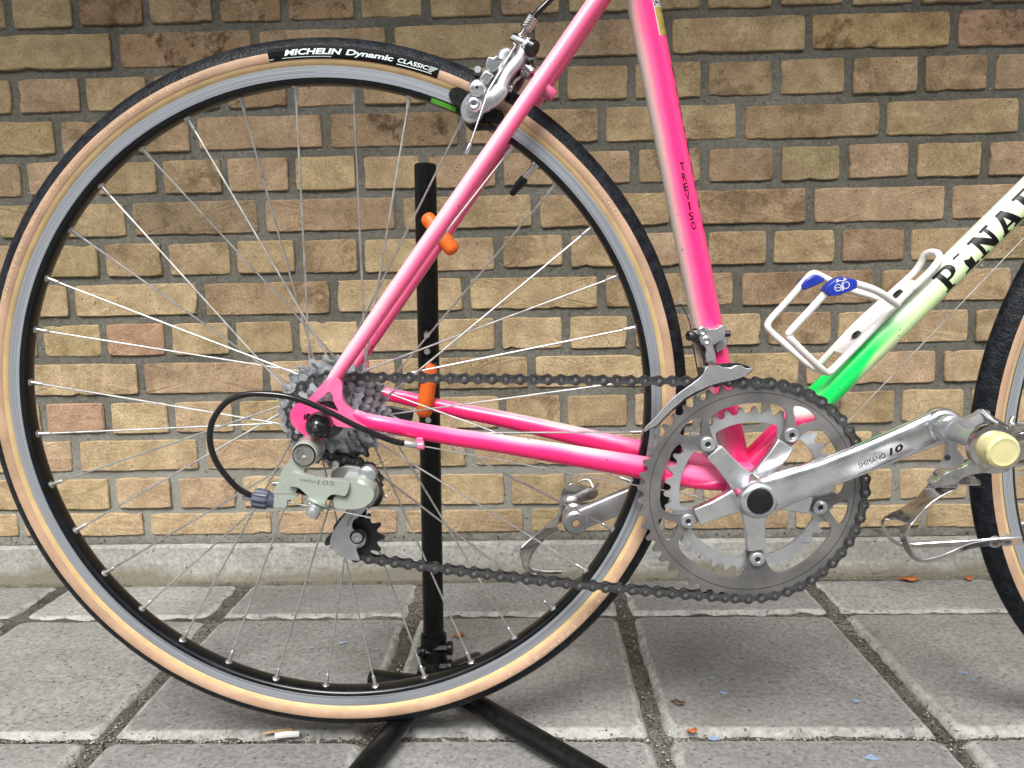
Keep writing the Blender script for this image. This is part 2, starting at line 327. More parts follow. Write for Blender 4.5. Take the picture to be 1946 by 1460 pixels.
    def mesh(s, name, m, smooth=40):
        me = bpy.data.meshes.new(name); me.from_pydata(s.v, [], s.f)
        if s.uv:
            ul = me.uv_layers.new(name='UVMap'); li = 0
            for fi, p in enumerate(s.f):
                q = s.uv.get(fi)
                for k in range(len(p)):
                    if q: ul.data[li].uv = q[k]
                    li += 1
        if s.c and len(s.c) == len(s.v):
            ca = me.color_attributes.new('Col', 'FLOAT_COLOR', 'POINT')
            for i, c in enumerate(s.c): ca.data[i].color = (*c, 1)
        bm = bmesh.new(); bm.from_mesh(me); bmesh.ops.recalc_face_normals(bm, faces=bm.faces); bm.to_mesh(me); bm.free()
        if smooth: me.shade_smooth(); me.set_sharp_from_angle(angle=math.radians(smooth))
        me.materials.append(m); return me
    def obj(s, name, m, parent=None, smooth=40, bevel=0, seg=2, subsurf=0):
        o = bpy.data.objects.new(name, s.mesh(name, M[m] if isinstance(m, str) else m, smooth)); link(o, parent)
        if bevel:
            bv = o.modifiers.new('bevel', 'BEVEL'); bv.width = bevel; bv.segments = seg; bv.limit_method = 'ANGLE'; bv.angle_limit = math.radians(35); bv.harden_normals = False
        return o
def smooth_path(pts, per=8):
    P = [Vector(p) for p in pts]; out = []
    for i in range(len(P)-1):
        a, b, c, d = P[max(i-1, 0)], P[i], P[i+1], P[min(i+2, len(P)-1)]
        for k in range(per):
            t = k/per; out.append(.5*((2*b)+(c-a)*t+(2*a-5*b+4*c-d)*t*t+(3*b-a-3*c+d)*t**3))
    out.append(P[-1]); return out
def smooth_loop(pts, per=4):
    P = [Vector((*p, 0)) for p in pts]; n = len(P); out = []
    for i in range(n):
        a, b, c, d = P[i-1], P[i], P[(i+1) % n], P[(i+2) % n]
        for k in range(per):
            t = k/per; q = .5*((2*b)+(c-a)*t+(2*a-5*b+4*c-d)*t*t+(3*b-a-3*c+d)*t**3); out.append((q.x, q.y))
    return out
def circ(c, r, n=24, a=0): return [(c[0]+r*math.cos(a+2*PI*k/n), c[1]+r*math.sin(a+2*PI*k/n)) for k in range(n)]
def rot_to(d):  # matrix turning +Z onto direction d
    return Vector(d).normalized().to_track_quat('Z', 'Y').to_matrix()
def lerp3(a, b, t): t = min(1, max(0, t)); return tuple(a[i]+(b[i]-a[i])*t for i in range(3))
def ss(a, b, x): t = min(1, max(0, (x-a)/(b-a))); return t*t*(3-2*t)

def text_tris(s, size=1, shear=0, bold=0, spacing=1):
    cu = bpy.data.curves.new('lettering', 'FONT'); cu.body = s; cu.size = size; cu.shear = shear; cu.offset = bold; cu.space_character = spacing; cu.resolution_u = 4; cu.fill_mode = 'FRONT'
    o = bpy.data.objects.new('lettering', cu); sc.collection.objects.link(o); bpy.context.view_layer.update()
    me = o.to_mesh(); vs = [(v.co.x, v.co.y) for v in me.vertices]; fs = [tuple(p.vertices) for p in me.polygons]
    o.to_mesh_clear(); bpy.data.objects.remove(o); bpy.data.curves.remove(cu); return vs, fs
def poly_tris(polys):
    vs = []; fs = []
    for lp in polys:      # list of loops: outer, holes...
        flat = [p for q in lp for p in q]; tri = tessellate_polygon([[Vector((*p, 0)) for p in q] for q in lp]); o = len(vs); vs += flat; fs += [tuple(o+i for i in t) for t in tri]
    return vs, fs
def wrap(vs, fs, fn, step, name, m, parent, thick=0):
    """lay flat 2-D lettering on a curved surface: cut it finely, then map every vertex with fn(x, y, lift)"""
    bm = bmesh.new(); V = [bm.verts.new((x, y, 0)) for x, y in vs]
    for q in fs:
        try: bm.faces.new([V[i] for i in q])
        except ValueError: pass
    if step:
        xs = [v.co.x for v in bm.verts]; ys = [v.co.y for v in bm.verts]
        for ax, lo, hi in ((0, min(xs), max(xs)), (1, min(ys), max(ys))):
            k = int((hi-lo)/step)
            for i in range(1, k+1):
                co = [0, 0, 0]; co[ax] = lo+i*(hi-lo)/(k+1); no = [0, 0, 0]; no[ax] = 1
                bmesh.ops.bisect_plane(bm, geom=bm.verts[:]+bm.edges[:]+bm.faces[:], plane_co=co, plane_no=no)
    for v in bm.verts: v.co = Vector(fn(v.co.x, v.co.y))
    me = bpy.data.meshes.new(name); bm.to_mesh(me); bm.free(); me.materials.append(M[m])
    return link(bpy.data.objects.new(name, me), parent)
def center2(vs):
    xs = [v[0] for v in vs]; ys = [v[1] for v in vs]; return (min(xs)+max(xs))/2, (min(ys)+max(ys))/2, max(xs)-min(xs), max(ys)-min(ys)
def fit(vs, w=None, h=None):
    cx, cy, ww, hh = center2(vs); sx = w/ww if w else h/hh; sy = h/hh if h else sx
    return [((x-cx)*sx, (y-cy)*sy) for x, y in vs]

# ------------------------------------------------------------------ wall
rnd = random.Random(5)
WY = 1.249
wall = empty('brick_wall', (0, WY, 0)); tag(wall, 'weathered yellow-brown brick wall with grey mortar and cement plinth behind the bicycle', 'wall')
def brick_mesh(w, h, rn, cell=.02):
    """one brick with worn, uneven edges; face towards -Y at y=0, centre at origin"""
    pts = []
    def side(x0, z0, x1, z1, n):
        for i in range(n): t = i/n; pts.append([x0+(x1-x0)*t, z0+(z1-z0)*t])
    nx = max(6, int(w/.0105)); nz = 5; c = .0045; q_ = .0013
    side(-w/2+c, -h/2, w/2-c, -h/2, nx); pts.append([w/2-q_, -h/2+q_]); side(w/2, -h/2+c, w/2, h/2-c, nz); pts.append([w/2-q_, h/2-q_]); side(w/2-c, h/2, -w/2+c, h/2, nx); pts.append([-w/2+q_, h/2-q_]); side(-w/2, h/2-c, -w/2, -h/2+c, nz); pts.append([-w/2+q_, -h/2+q_])
    sd_ = rn.random()*90
    for p in pts:
        u, v = p; f1 = noise.noise(Vector((u*22+sd_, v*22, 1))); f2 = noise.noise(Vector((u*95, v*95+sd_, 2))); f3 = noise.noise(Vector((u*22, v*22+sd_, 5)))
        p[0] += (f1*.0011+f2*.0008)*(1 if abs(abs(u)-w/2) < .002 else .2); p[1] += (f3*.0012+f2*.0009)*(1 if abs(abs(v)-h/2) < .002 else .2)
    if rn.random() < .6:
        q = rn.choice(pts)[:]; d = rn.uniform(.008, .02)
        for p in pts:
            e = math.dist(p, q)
            if e < d: k = .0030*(1-e/d); p[0] -= math.copysign(k, p[0])*(abs(p[0]) > w/2-.003 and abs(p[1]) < h/2-.004); p[1] -= math.copysign(k, p[1])*(abs(p[1]) > h/2-.003 and abs(p[0]) < w/2-.004)
    n = len(pts); tx, tz = rn.gauss(0, .006), rn.gauss(0, .012)
    vs = []
    for (ins, y) in ((0, .014), (0, .0016), (.0014, 0.0)):
        for p in pts:
            x = p[0]-math.copysign(ins, p[0]) if abs(abs(p[0])-w/2) < .006 else p[0]; z = p[1]-math.copysign(ins, p[1]) if abs(abs(p[1])-h/2) < .006 else p[1]
            vs.append((x, y+(x*tx+z*tz if y < .01 else 0)+(rn.gauss(0, .0003) if y < .01 else 0), z))
    vs.append((0, rn.gauss(0, .0005), 0)); fs = []
    for k in (0, 1):
        for i in range(n): j = (i+1) % n; fs.append((k*n+i, k*n+j, (k+1)*n+j, (k+1)*n+i))
    for i in range(n): fs.append((2*n+i, 2*n+(i+1) % n, 3*n))
    return vs, fs
C0, CP = 0.88156, 0.06404
ROWS = [
 [-0.9109, -0.8014, -0.6953, -0.5857, -0.4774, -0.3703, -0.2585, -0.1537, -0.0457, 0.0578, 0.1635, 0.2688, 0.3768, 0.4851, 0.5881, 0.693, 0.7952],
 [-0.8614, -0.6387, -0.4184, -0.2093, 0.0065, 0.2163, 0.4274, 0.6448, 0.8524],
 [-0.9104, -0.8028, -0.6952, -0.5876, -0.4757, -0.3676, -0.2592, -0.1522, -0.0464, 0.0553, 0.1597, 0.2721, 0.3803, 0.4905, 0.5997, 0.7037, 0.8064],
 [-0.96, -0.7411, -0.5249, -0.3149, -0.1026, 0.1141, 0.3277, 0.5442, 0.7553, 0.9562],
 [-0.9112, -0.8005, -0.6904, -0.5833, -0.4796, -0.3726, -0.2667, -0.1637, -0.045, 0.0601, 0.1655, 0.2737, 0.3847, 0.4871, 0.593, 0.702, 0.8074],
 [-1.0742, -0.8548, -0.6382, -0.4253, -0.205, 0.01, 0.2255, 0.4382, 0.6499, 0.8597],
 [-0.9047, -0.7969, -0.6874, -0.5832, -0.474, -0.3699, -0.2691, -0.1604, -0.0496, 0.0581, 0.1682, 0.2754, 0.3764, 0.4834, 0.5908, 0.6993, 0.8042],
 [-0.9595, -0.7427, -0.532, -0.3156, -0.1035, 0.1134, 0.3275, 0.5475, 0.7598, 0.9699],
 [-0.9099, -0.8012, -0.6951, -0.5895, -0.4832, -0.3802, -0.2725, -0.1645, -0.0522, 0.0557, 0.1601, 0.2645, 0.371, 0.482, 0.6968, 0.8006],
 [-1.0847, -0.8597, -0.6384, -0.432, -0.2158, -0.0006, 0.2149, 0.4331, 0.6508, 0.8663],
 [-0.9149, -0.807, -0.6996, -0.5927, -0.4859, -0.3785, -0.2703, -0.16, -0.0486, 0.0514, 0.1594, 0.266, 0.3756, 0.4889, 0.5865, 0.6976, 0.805],
 [-0.9753, -0.7582, -0.5474, -0.3243, -0.1024, 0.1175, 0.3347, 0.5542, 0.7717, 0.9832],
 [-0.9152, -0.8078, -0.7013, -0.5975, -0.4884, -0.3783, -0.2687, -0.1597, -0.0425, 0.057, 0.1646, 0.2718, 0.3785, 0.4848, 0.5889, 0.7101, 0.8134],
 [-1.0804, -0.8635, -0.6481, -0.4338, -0.2208, -0.0114, 0.2079, 0.4228, 0.6364, 0.8429]]
# fired-clay colours: (rgb, darkness of the burnt patches)
TONES = [((.365, .28, .165), .25), ((.39, .305, .175), .2), ((.345, .25, .155), .45), ((.36, .26, .18), .2), ((.31, .225, .14), .6), ((.40, .32, .19), .1), ((.35, .275, .165), .35), ((.335, .24, .17), .3)]
LOW = [((.50, .395, .245), .05), ((.48, .37, .24), .1), ((.45, .33, .235), .1), ((.49, .39, .24), .05), ((.46, .345, .24), .1)]  # paler low-course bricks: some of the wall's light falloff put into their colour
SPECIAL = {(0, 2): ((.20, .11, .07), .6), (1, 1): ((.24, .15, .095), 1), (2, 4): ((.28, .18, .12), .6), (3, 3): ((.23, .155, .10), 1), (0, 4): ((.24, .15, .09), .9), (0, 5): ((.23, .14, .085), .9),
           (5, 2): ((.19, .145, .10), .5), (1, 6): ((.40, .28, .13), .75), (1, 7): ((.36, .21, .15), .8), (5, 6): ((.26, .17, .11), .5), (3, 0): ((.33, .26, .13), .1), (4, 12): ((.29, .26, .14), .1),
           (7, 6): ((.25, .16, .115), .4), (6, 13): ((.25, .16, .12), .4), (8, 2): ((.40, .22, .16), .1), (10, 1): ((.38, .22, .17), .1), (8, 1): ((.42, .34, .18), .1), (6, 1): ((.36, .30, .15), .1), (5, 0): ((.27, .16, .10), .3)}
nb = 0
for k, xs in enumerate(ROWS):
    zc = C0-(k-.5)*CP; hh = CP-.0130
    if k == 13: zc = .0920; hh = .0380
    for i in range(len(xs)-1):
        w = xs[i+1]-xs[i]-.0122-rnd.uniform(-.001, .003); vs, fs = brick_mesh(w, hh-rnd.uniform(-.001, .002), rnd)
        o = MB().add(vs, fs).obj('brick', 'brick', wall, smooth=0); nb += 1
        t = k/13; tone = SPECIAL.get((k, i)) or (rnd.choice(LOW) if rnd.random() < (t-.35)*1.7 else rnd.choice(TONES))
        j = rnd.uniform(.94, 1.06); mean = (.465, .372, .242); q3 = [(a*1.15*.58+b*.42)*j for a, b in zip(tone[0], mean)]; o.color = (*q3, tone[1])
        o.location = ((xs[i]+xs[i+1])/2, rnd.gauss(0, .0011), zc+rnd.gauss(0, .0007)); o.rotation_euler = (0, rnd.gauss(0, .004), 0)
# the rest of the wall beyond the picture, joined
ext = MB()
zt = [C0-(k-.5)*CP for k in range(-12, 14)]
for k in range(-12, 14):
    z = C0-(k-.5)*CP; hh = CP-.0135
    if k == 13: z = .0925; hh = .0385
    L = .207 if k % 2 else .1035
    spans = [(-2.4, ROWS[k][0]), (ROWS[k][-1], 2.3)] if k >= 0 else [(-2.4, 2.3)]
    for a, b_ in spans:
        n_ = max(1, round((b_-a)/L)); st = (b_-a)/n_
        for q in range(n_):
            vs, fs = brick_mesh(st-.0125, hh, rnd); ext.add([(x+a+(q+.5)*st, y+rnd.gauss(0, .0005), z_+z) for x, y, z_ in vs], fs)
eo = ext.obj('brick', 'brick', wall, smooth=0); eo.color = (.33, .23, .13, .3); eo['kind'] = 'stuff'
# mortar bed
mo = MB(); nx, nz = 420, 150; vs = []; fs = []
for j in range(nz+1):
    for i in range(nx+1):
        x = -2.4+4.7*i/nx; z = .05+1.65*j/nz; d = noise.noise(Vector((x*40, z*40, 3)))*.0016+noise.noise(Vector((x*140, z*140, 7)))*.0009
        vs.append((x, .0042+d, z))
for j in range(nz):
    for i in range(nx): a = j*(nx+1)+i; fs.append((a, a+1, a+nx+2, a+nx+1))
mo.add(vs, fs).obj('mortar', 'mortar', wall)
# cement plinth with a dirty foot
pl = MB(); pm_ = MB()
for i in range(300):
    x = -2.4+4.7*i/299
    for (y, z) in ((.013, .0745), (.0035, .0730), (.0020, .0590), (.004, .0560)): pm_.v.append((x, y+.0012*noise.noise(Vector((x*60, z*300, 2))), z+.0010*noise.noise(Vector((x*45, z*90, 4)))))
for i in range(299):
    for j in range(3): a = i*4+j; pm_.f.append((a, a+1, a+5, a+4))
pm_.obj('bed_joint', 'mortar_pale', wall)
prof = [(.012, .0570), (.0045, .0570), (-.0035, .0560), (-.0075, .053), (-.0085, .022), (-.010, .016), (-.019, .008), (-.028, .0015), (-.032, -.02)]; nx = 500; vs = []; fs = []; P = len(prof)
for i in range(nx+1):
    x = -2.4+4.7*i/nx
    for j, (y, z) in enumerate(prof):
        a = .0012 if 1 < j < 8 else .0004; vs.append((x, y+a*noise.noise(Vector((x*18, j*2.1, 0)))*1.6, z+a*noise.noise(Vector((x*25, j*1.3, 9)))*1.8))
for i in range(nx):
    for j in range(P-1): a = i*P+j; fs.append((a, a+1, a+P+1, a+P))
pl.add(vs, fs).obj('plinth', 'plinth', wall)
# roof overhang that shades the upper courses (above the picture)
rf = MB().box((0, WY-.30, 1.70), (6, .95, .10)).obj('roof_overhang', 'soffit'); tag(rf, kind='structure')

# street side behind the viewer: it keeps the low sky off the wall and gives the metal something dark to reflect
ob = MB().box((0, -6.0, 2.0), (30, .4, 4.04)).obj('opposite_building', 'facade'); tag(ob, kind='structure')

# ------------------------------------------------------------------ ground and paving
gm = MB().add([(-40, -60, -.030), (40, -60, -.030), (40, WY+.1, -.030), (-40, WY+.1, -.030)], [(0, 1, 2, 3)]); ground = gm.obj('ground', 'ground'); tag(ground, kind='structure')
pav = MB(); vs = []; fs = []; nx, ny = 300, 260
for j in range(ny+1):
    for i in range(nx+1):
        x = -1.7+3.4*i/nx; y = -.75+2.0*j/ny; vs.append((x, y, -.0080+.0034*ss(.98, 1.09, y)+noise.noise(Vector((x*35, y*35, 1)))*.0034+noise.noise(Vector((x*160, y*160, 5)))*.0014))
for j in range(ny):
    for i in range(nx): a = j*(nx+1)+i; fs.append((a, a+1, a+nx+2, a+nx+1))
pavement = pav.add(vs, fs).obj('pavement', 'soil'); tag(pavement, kind='structure')
def slab_mesh(w, d, rn, cut=None):
    n = 14; rings = []
    def ring(ins, z, rc):
        pts = []; hw, hd = w/2-ins, d/2-ins
        for (cx, cy, a0) in ((hw-rc, hd-rc, 0), (-hw+rc, hd-rc, PI/2), (-hw+rc, -hd+rc, PI), (hw-rc, -hd+rc, 3*PI/2)):
            for k in range(4): a = a0+PI/2*k/3; pts.append((cx+rc*math.cos(a), cy+rc*math.sin(a)))
            nxt = {0: (-1, 0), PI/2: (0, -1), PI: (1, 0), 3*PI/2: (0, 1)}[a0]; L = (2*hw if nxt[0] else 2*hd)-2*rc; b = pts[-1]
            for k in range(1, n): pts.append((b[0]+nxt[0]*L*k/n, b[1]+nxt[1]*L*k/n))
        return [(x, y, z) for x, y in pts]
    R = [ring(0, -.04, .008), ring(0, -.0085, .008), ring(.003, -.0045, .009), ring(.008, -.0008, .010), ring(.012, 0, .011)]
    m = len(R[0]); vs = []; off = [(rn.gauss(0, .0004), rn.gauss(0, .0004)) for _ in range(m)]
    for k, r in enumerate(R):
        for i, p in enumerate(r): vs.append((p[0]+off[i][0]*(k > 0), p[1]+off[i][1]*(k > 0), p[2]+(rn.gauss(0, .00025) if 0 < k < 4 else 0)))
    fs = []
    for k in range(4):
        for i in range(m): j = (i+1) % m; fs.append((k*m+i, k*m+j, (k+1)*m+j, (k+1)*m+i))
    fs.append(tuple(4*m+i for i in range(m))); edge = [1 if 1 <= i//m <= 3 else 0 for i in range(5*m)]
    return vs, fs, edge
def slab(cx, cy, w, d, tilt=(0, 0)):
    vs, fs, ed = slab_mesh(w, d, rnd); me = bpy.data.meshes.new('paving_slab'); me.from_pydata(vs, [], fs)
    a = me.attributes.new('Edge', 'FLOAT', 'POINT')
    for i, e in enumerate(ed): a.data[i].value = e*.55  # chamfers painted paler: sky highlight put into the colour along with edge wear
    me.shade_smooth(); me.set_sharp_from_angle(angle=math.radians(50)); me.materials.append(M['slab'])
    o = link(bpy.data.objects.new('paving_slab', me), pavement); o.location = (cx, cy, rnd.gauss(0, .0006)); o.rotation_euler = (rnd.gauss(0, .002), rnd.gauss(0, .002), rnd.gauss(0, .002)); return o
SX = [-1.692, -1.386, -1.080, -.7748, -.4742, -.1785, .130, .4345, .741, 1.047, 1.353, 1.659]
SY = [(1.0885, 1.2185, .001), (.785, 1.0845, .007), (.482, .776, .007), (.180, .473, .007), (-.122, .171, .007), (-.424, -.131, .006)]
for (y0, y1, g) in SY:
    for i in range(len(SX)-1):
        gx = .0165 if y1 > 1.1 else .0175
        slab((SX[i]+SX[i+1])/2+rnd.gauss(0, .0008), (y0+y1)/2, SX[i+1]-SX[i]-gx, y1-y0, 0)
gr = MB()
def stone(x, y, z, s):
    rx = [Vector((rnd.gauss(0, 1), rnd.gauss(0, 1), rnd.gauss(0, .8))).normalized()*s*rnd.uniform(.6, 1.2) for _ in range(6)]
    q = [Vector((s, 0, 0)), Vector((-s, 0, 0)), Vector((0, s, 0)), Vector((0, -s, 0)), Vector((0, 0, s*.7)), Vector((0, 0, -s*.7))]; q = [a+b*.35 for a, b in zip(q, rx)]
    gr.add([v+Vector((x, y, z)) for v in q], [(0, 2, 4), (2, 1, 4), (1, 3, 4), (3, 0, 4), (2, 0, 5), (1, 2, 5), (3, 1, 5), (0, 3, 5)])
for _ in range(5200):
    if rnd.random() < .55: x = rnd.choice(SX[2:10])+rnd.gauss(0, .0042); y = rnd.uniform(.35, 1.21)
    else: x = rnd.uniform(-.95, .85); y = rnd.choice((.780, .780, .7795, .4775, 1.0865))+rnd.gauss(0, .0028)
    stone(x, y, -.0062+rnd.uniform(-.001, .0015), rnd.choice((.0006, .0008, .0011, .0016)))
for _ in range(420):
    if rnd.random() < .5: x = rnd.choice(SX[2:10])+rnd.gauss(0, .0035); y = rnd.uniform(.45, 1.15)
    else: x = rnd.uniform(-.95, .85); y = rnd.choice((.780, .780, .4775))+rnd.gauss(0, .002)
    stone(x, y, -.0050, rnd.uniform(.0018, .0030))
for _ in range(260): stone(rnd.uniform(-.8, .7), rnd.uniform(.7, 1.21), .0008, rnd.choice((.0005, .0007, .0010)))
for _ in range(900):
    x = rnd.uniform(-.95, .85); stone(x, 1.2215-abs(rnd.gauss(0, .006)), .0012, rnd.choice((.0006, .001)))
go = gr.obj('grit', 'grit', smooth=0); tag(go, 'fine grit and moss crumbs in the joints between paving slabs', 'grit', kind='stuff')
# blue paint flecks
fl = MB()
for (x, y, s) in [(-0.3009, 0.9842, 0.003), (-0.2893, 1.0186, 0.0022), (-0.2633, 0.9991, 0.005), (0.2124, 0.8984, 0.0035), (0.2183, 0.8629, 0.0045), (0.3646, 0.8442, 0.0045), (0.518, 0.9077, 0.006), (0.5213, 0.89, 0.004), (0.1861, 0.7718, 0.006), (0.3356, 0.7379, 0.0065), (0.0664, 1.1399, 0.002)]:
    n_ = 11; ph = rnd.random()*6; ring = [(x+s*(1+.45*math.sin(3*a+ph)+rnd.uniform(-.25, .2))*math.cos(a), y+s*(.8+rnd.uniform(-.3, .2))*math.sin(a)) for a in [2*PI*k/n_ for k in range(n_)]]
    o_ = len(fl.v); fl.v += [(a, b, .0012) for a, b in ring]+[(x, y, .0013)]; fl.f += [(o_+i, o_+(i+1) % n_, o_+n_) for i in range(n_)]
tag(fl.obj('paint_flecks', 'fleck'), 'small flecks of light blue paint spattered on the paving slabs', 'paint', kind='stuff')

# ------------------------------------------------------------------ litter
def leaf(x, y, s, mt, label, rz, cat='leaf'):
    lm = MB(); n_ = 14; ring = []
    for k in range(n_):
        a = 2*PI*k/n_; r = s*(.75+.35*abs(math.sin(2.5*a)))*(1+rnd.uniform(-.15, .15)); ring.append((r*math.cos(a), .62*r*math.sin(a), .0012+.0025*math.sin(2*a)**2+rnd.uniform(0, .001)))
    lm.add(ring+[(0, 0, .0016)], [(i, (i+1) % n_, n_) for i in range(n_)]); lm.tube([(-s*1.0, 0, .002), (-s*1.5, s*.15, .003)], .0004, 5)
    o = lm.obj('leaf', mt); sm = o.modifiers.new('thickness', 'SOLIDIFY'); sm.thickness = .0003; o.location = (x, y, .001); o.rotation_euler = (0, 0, rz); tag(o, label, cat, 'dead leaves scattered on the paving')
    return o
for (x, y), s, mt, lb, rz in [((0.1618, 0.8393), .0075, 'leaf_brown', 'brown curled leaf lying alone on the slab below the chainrings', -.5), ((-0.1057, 1.0141), .0085, 'leaf_orange', 'rust-orange leaf on the slab just right of the black stand pole', .3),
                          ((0.5971, 1.2475), .016, 'leaf_orange', 'larger orange-brown leaf at the wall foot, left one of the two by the plinth', .1), ((0.6901, 1.2668), .010, 'leaf_orange', 'small bright orange leaf at the wall foot beside the front tyre', .9),
                          ((0.1652, 0.7826), .006, 'leaf_orange', 'tiny red-brown leaf scrap stuck in the joint between two slab rows', .2)]:
    leaf(x, min(y, 1.206), s, mt, lb, rz)
a_, b_ = (-0.2989, 0.7827), (-0.2674, 0.7905)
st = MB(); st.strip([((a_[0], a_[1]-.001, .001), (a_[0]+.002, a_[1]+.0035, .001)), ((a_[0]*.5+b_[0]*.5, a_[1]*.5+b_[1]*.5-.002, .002), (a_[0]*.5+b_[0]*.5, a_[1]*.5+b_[1]*.5+.003, .002)), ((b_[0], b_[1]-.001, .001), (b_[0], b_[1]+.003, .001))], .001)
tag(st.obj('wood_splinter', 'wood', smooth=0, bevel=.0003), 'pale wooden splinter lying in the slab joint at bottom left', 'splinter')
a_, b_ = (-0.283, 0.7796), (-0.2578, 0.7834)
pp = MB().tube([(a_[0], a_[1], .0005), (a_[0]*.5+b_[0]*.5, (a_[1]+b_[1])/2, .0012), (b_[0], b_[1], .0005)], [(.0035, .0016), (.004, .002), (.0036, .0017)], 12)
tag(pp.obj('paper_scrap', 'paper'), 'small rolled scrap of white paper beside the wooden splinter', 'paper')

# ------------------------------------------------------------------ bicycle
# local frame: +X towards the front wheel, -Y towards the viewer, Z up; origin at the rear axle
BM = Matrix([[0.999722, -0.023536, 0.001206, -0.189379], [0.023567, 0.998412, -0.051173, 0.748487], [0.0, 0.051187, 0.998689, 0.363642], [0.0, 0.0, 0.0, 1.0]])
bike = empty('bicycle'); bike.matrix_world = BM
tag(bike, 'neon pink and green racing bicycle with tan-wall tyres held up by a black stand', 'bicycle')
BBx, BBz = 0.3926, -0.0795
PINK = (.92, .028, .20); SOFT = (.90, .17, .36); PALE = (.86, .50, .46); CREAM = (.60, .57, .54); HOT = (.95, .012, .16)
def along(a, b, n): a = Vector(a); b = Vector(b); return [a+(b-a)*i/n for i in range(n+1)]
def nz3(p, s, k=0): return noise.noise(Vector((p[0]*s, p[1]*s+k, p[2]*s)))
# seat tube: pale on its rear side
S0 = Vector((BBx, 0, BBz)); S1 = Vector((0.293, 0, 0.3662)); sdir = (S1-S0).normalized(); STOP = S0+sdir*.535
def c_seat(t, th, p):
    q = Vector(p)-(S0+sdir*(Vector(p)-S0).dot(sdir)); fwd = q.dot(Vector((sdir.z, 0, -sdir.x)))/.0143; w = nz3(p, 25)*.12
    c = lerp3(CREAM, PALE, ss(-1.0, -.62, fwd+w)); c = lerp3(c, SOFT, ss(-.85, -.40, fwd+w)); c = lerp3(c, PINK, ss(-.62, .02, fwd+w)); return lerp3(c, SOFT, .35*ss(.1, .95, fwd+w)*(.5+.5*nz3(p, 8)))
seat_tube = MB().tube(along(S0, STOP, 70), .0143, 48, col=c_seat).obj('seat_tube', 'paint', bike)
# down tube: pink, then white, green and pale yellow
D1 = Vector((0.5584, 0, 0.0917)); ddir = (D1-S0).normalized(); DTOP = S0+ddir*.60
def c_down(t, th, p):
    s = t*.60; q = Vector(p)-(S0+ddir*s); up = q.dot(Vector((-ddir.z, 0, ddir.x)))/.0143; side = -q.y/.0143; w = nz3(p, 22)*.012+nz3(p, 60)*.004
    YEL = (.70, .80, .40); WHI = (.72, .74, .66); GRN = (.0, .76, .12); MINT = (.52, .76, .60)
    s2 = s+w
    YEL = (.66, .84, .42); WHI = (.66, .74, .60)
    base = lerp3(HOT, PINK, ss(.03, .06, s2)); base = lerp3(base, (.72, .70, .66), ss(.083-.010*up, .099-.012*up, s2)); base = lerp3(base, MINT, ss(.097, .106, s2))
    u1 = ss(-.25, .15, up+w*4); gu = 1-ss(.172, .243, s2); gl = 1-ss(.126+.045*(up+.8), .145+.05*(up+.8), s2); g = ss(.100, .113, s2)*(u1*gu+(1-u1)*gl)
    body = lerp3(YEL, WHI, ss(-.5, .7, up)); body = lerp3(body, (.70, .73, .64), ss(.24, .32, s2)*.6*ss(-.6, .2, up)); base = lerp3(base, body, ss(.112, .14, s2))
    return lerp3(base, GRN, g)
down_tube = MB().tube(along(S0, DTOP, 120), .0143, 48, col=c_down).obj('down_tube', 'paint', bike)
HB = DTOP; hdir = Vector((sdir.x, 0, sdir.z)); HT = HB+hdir*.16
MB().tube(along(HB-hdir*.02, HT, 4), .0165, 32, col=lambda t, th, p: (.70, .74, .55)).obj('head_tube', 'paint', bike)
MB().tube(along(STOP-sdir*.03, HT-hdir*.03, 8), .0128, 32, col=lambda t, th, p: lerp3(PINK, (.74, .72, .66), t)).obj('top_tube', 'paint', bike)
# bottom bracket shell and lugs
MB().lathe([(.0, -.034), (.019, -.034), (.0205, -.032), (.0205, .032), (.019, .034), (.0, .034)], (BBx, 0, BBz), 'Y', 40).obj('bottom_bracket_shell', 'pink_plain', bike)
# stays
def stay(name, pts, rad, col, n=28, per=10):
    path = smooth_path(pts, per); k = len(path)-1; m = len(rad)-1
    rr_ = []
    for i in range(len(path)):
        x = i/k*m; j = min(int(x), m-1); t = x-j; a, b = rad[j], rad[j+1]
        rr_.append(tuple(a[q]+(b[q]-a[q])*t for q in range(2)) if isinstance(a, tuple) else a+(b-a)*t)
    return MB().tube(path, rr_, n, col=col).obj(name, 'paint', bike)
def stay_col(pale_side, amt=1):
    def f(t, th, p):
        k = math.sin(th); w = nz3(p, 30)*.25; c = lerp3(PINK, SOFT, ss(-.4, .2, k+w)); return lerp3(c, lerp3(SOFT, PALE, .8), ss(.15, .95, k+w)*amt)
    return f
A0, A1 = Vector((0.019, -0.06, 0.0491)), Vector((0.2493, -0.026, 0.3596)); AT = A0+(A1-A0)*1.16; A0 = A0-(A1-A0)*.075
for sgn in (1, -1):
    f_ = Vector((1, sgn, 1)); a, b = Vector((A0.x, A0.y*sgn, A0.z)), Vector((AT.x, AT.y*sgn, AT.z))
    dd = (b-a).normalized(); upv = Vector((-dd.z, 0, dd.x))
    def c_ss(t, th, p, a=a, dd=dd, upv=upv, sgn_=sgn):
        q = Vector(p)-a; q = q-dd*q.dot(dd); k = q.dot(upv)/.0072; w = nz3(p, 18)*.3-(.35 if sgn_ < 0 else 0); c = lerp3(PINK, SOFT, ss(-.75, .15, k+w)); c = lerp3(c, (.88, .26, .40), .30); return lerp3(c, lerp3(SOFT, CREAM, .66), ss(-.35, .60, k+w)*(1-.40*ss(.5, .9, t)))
    MB().tube(along(a, b, 50), [(.0034, .0050, .0058, .0061)[i] if i < 4 else .0062+.0011*min(1, i/16) for i in range(51)], 28, col=c_ss).obj('seat_stay', 'paint', bike)
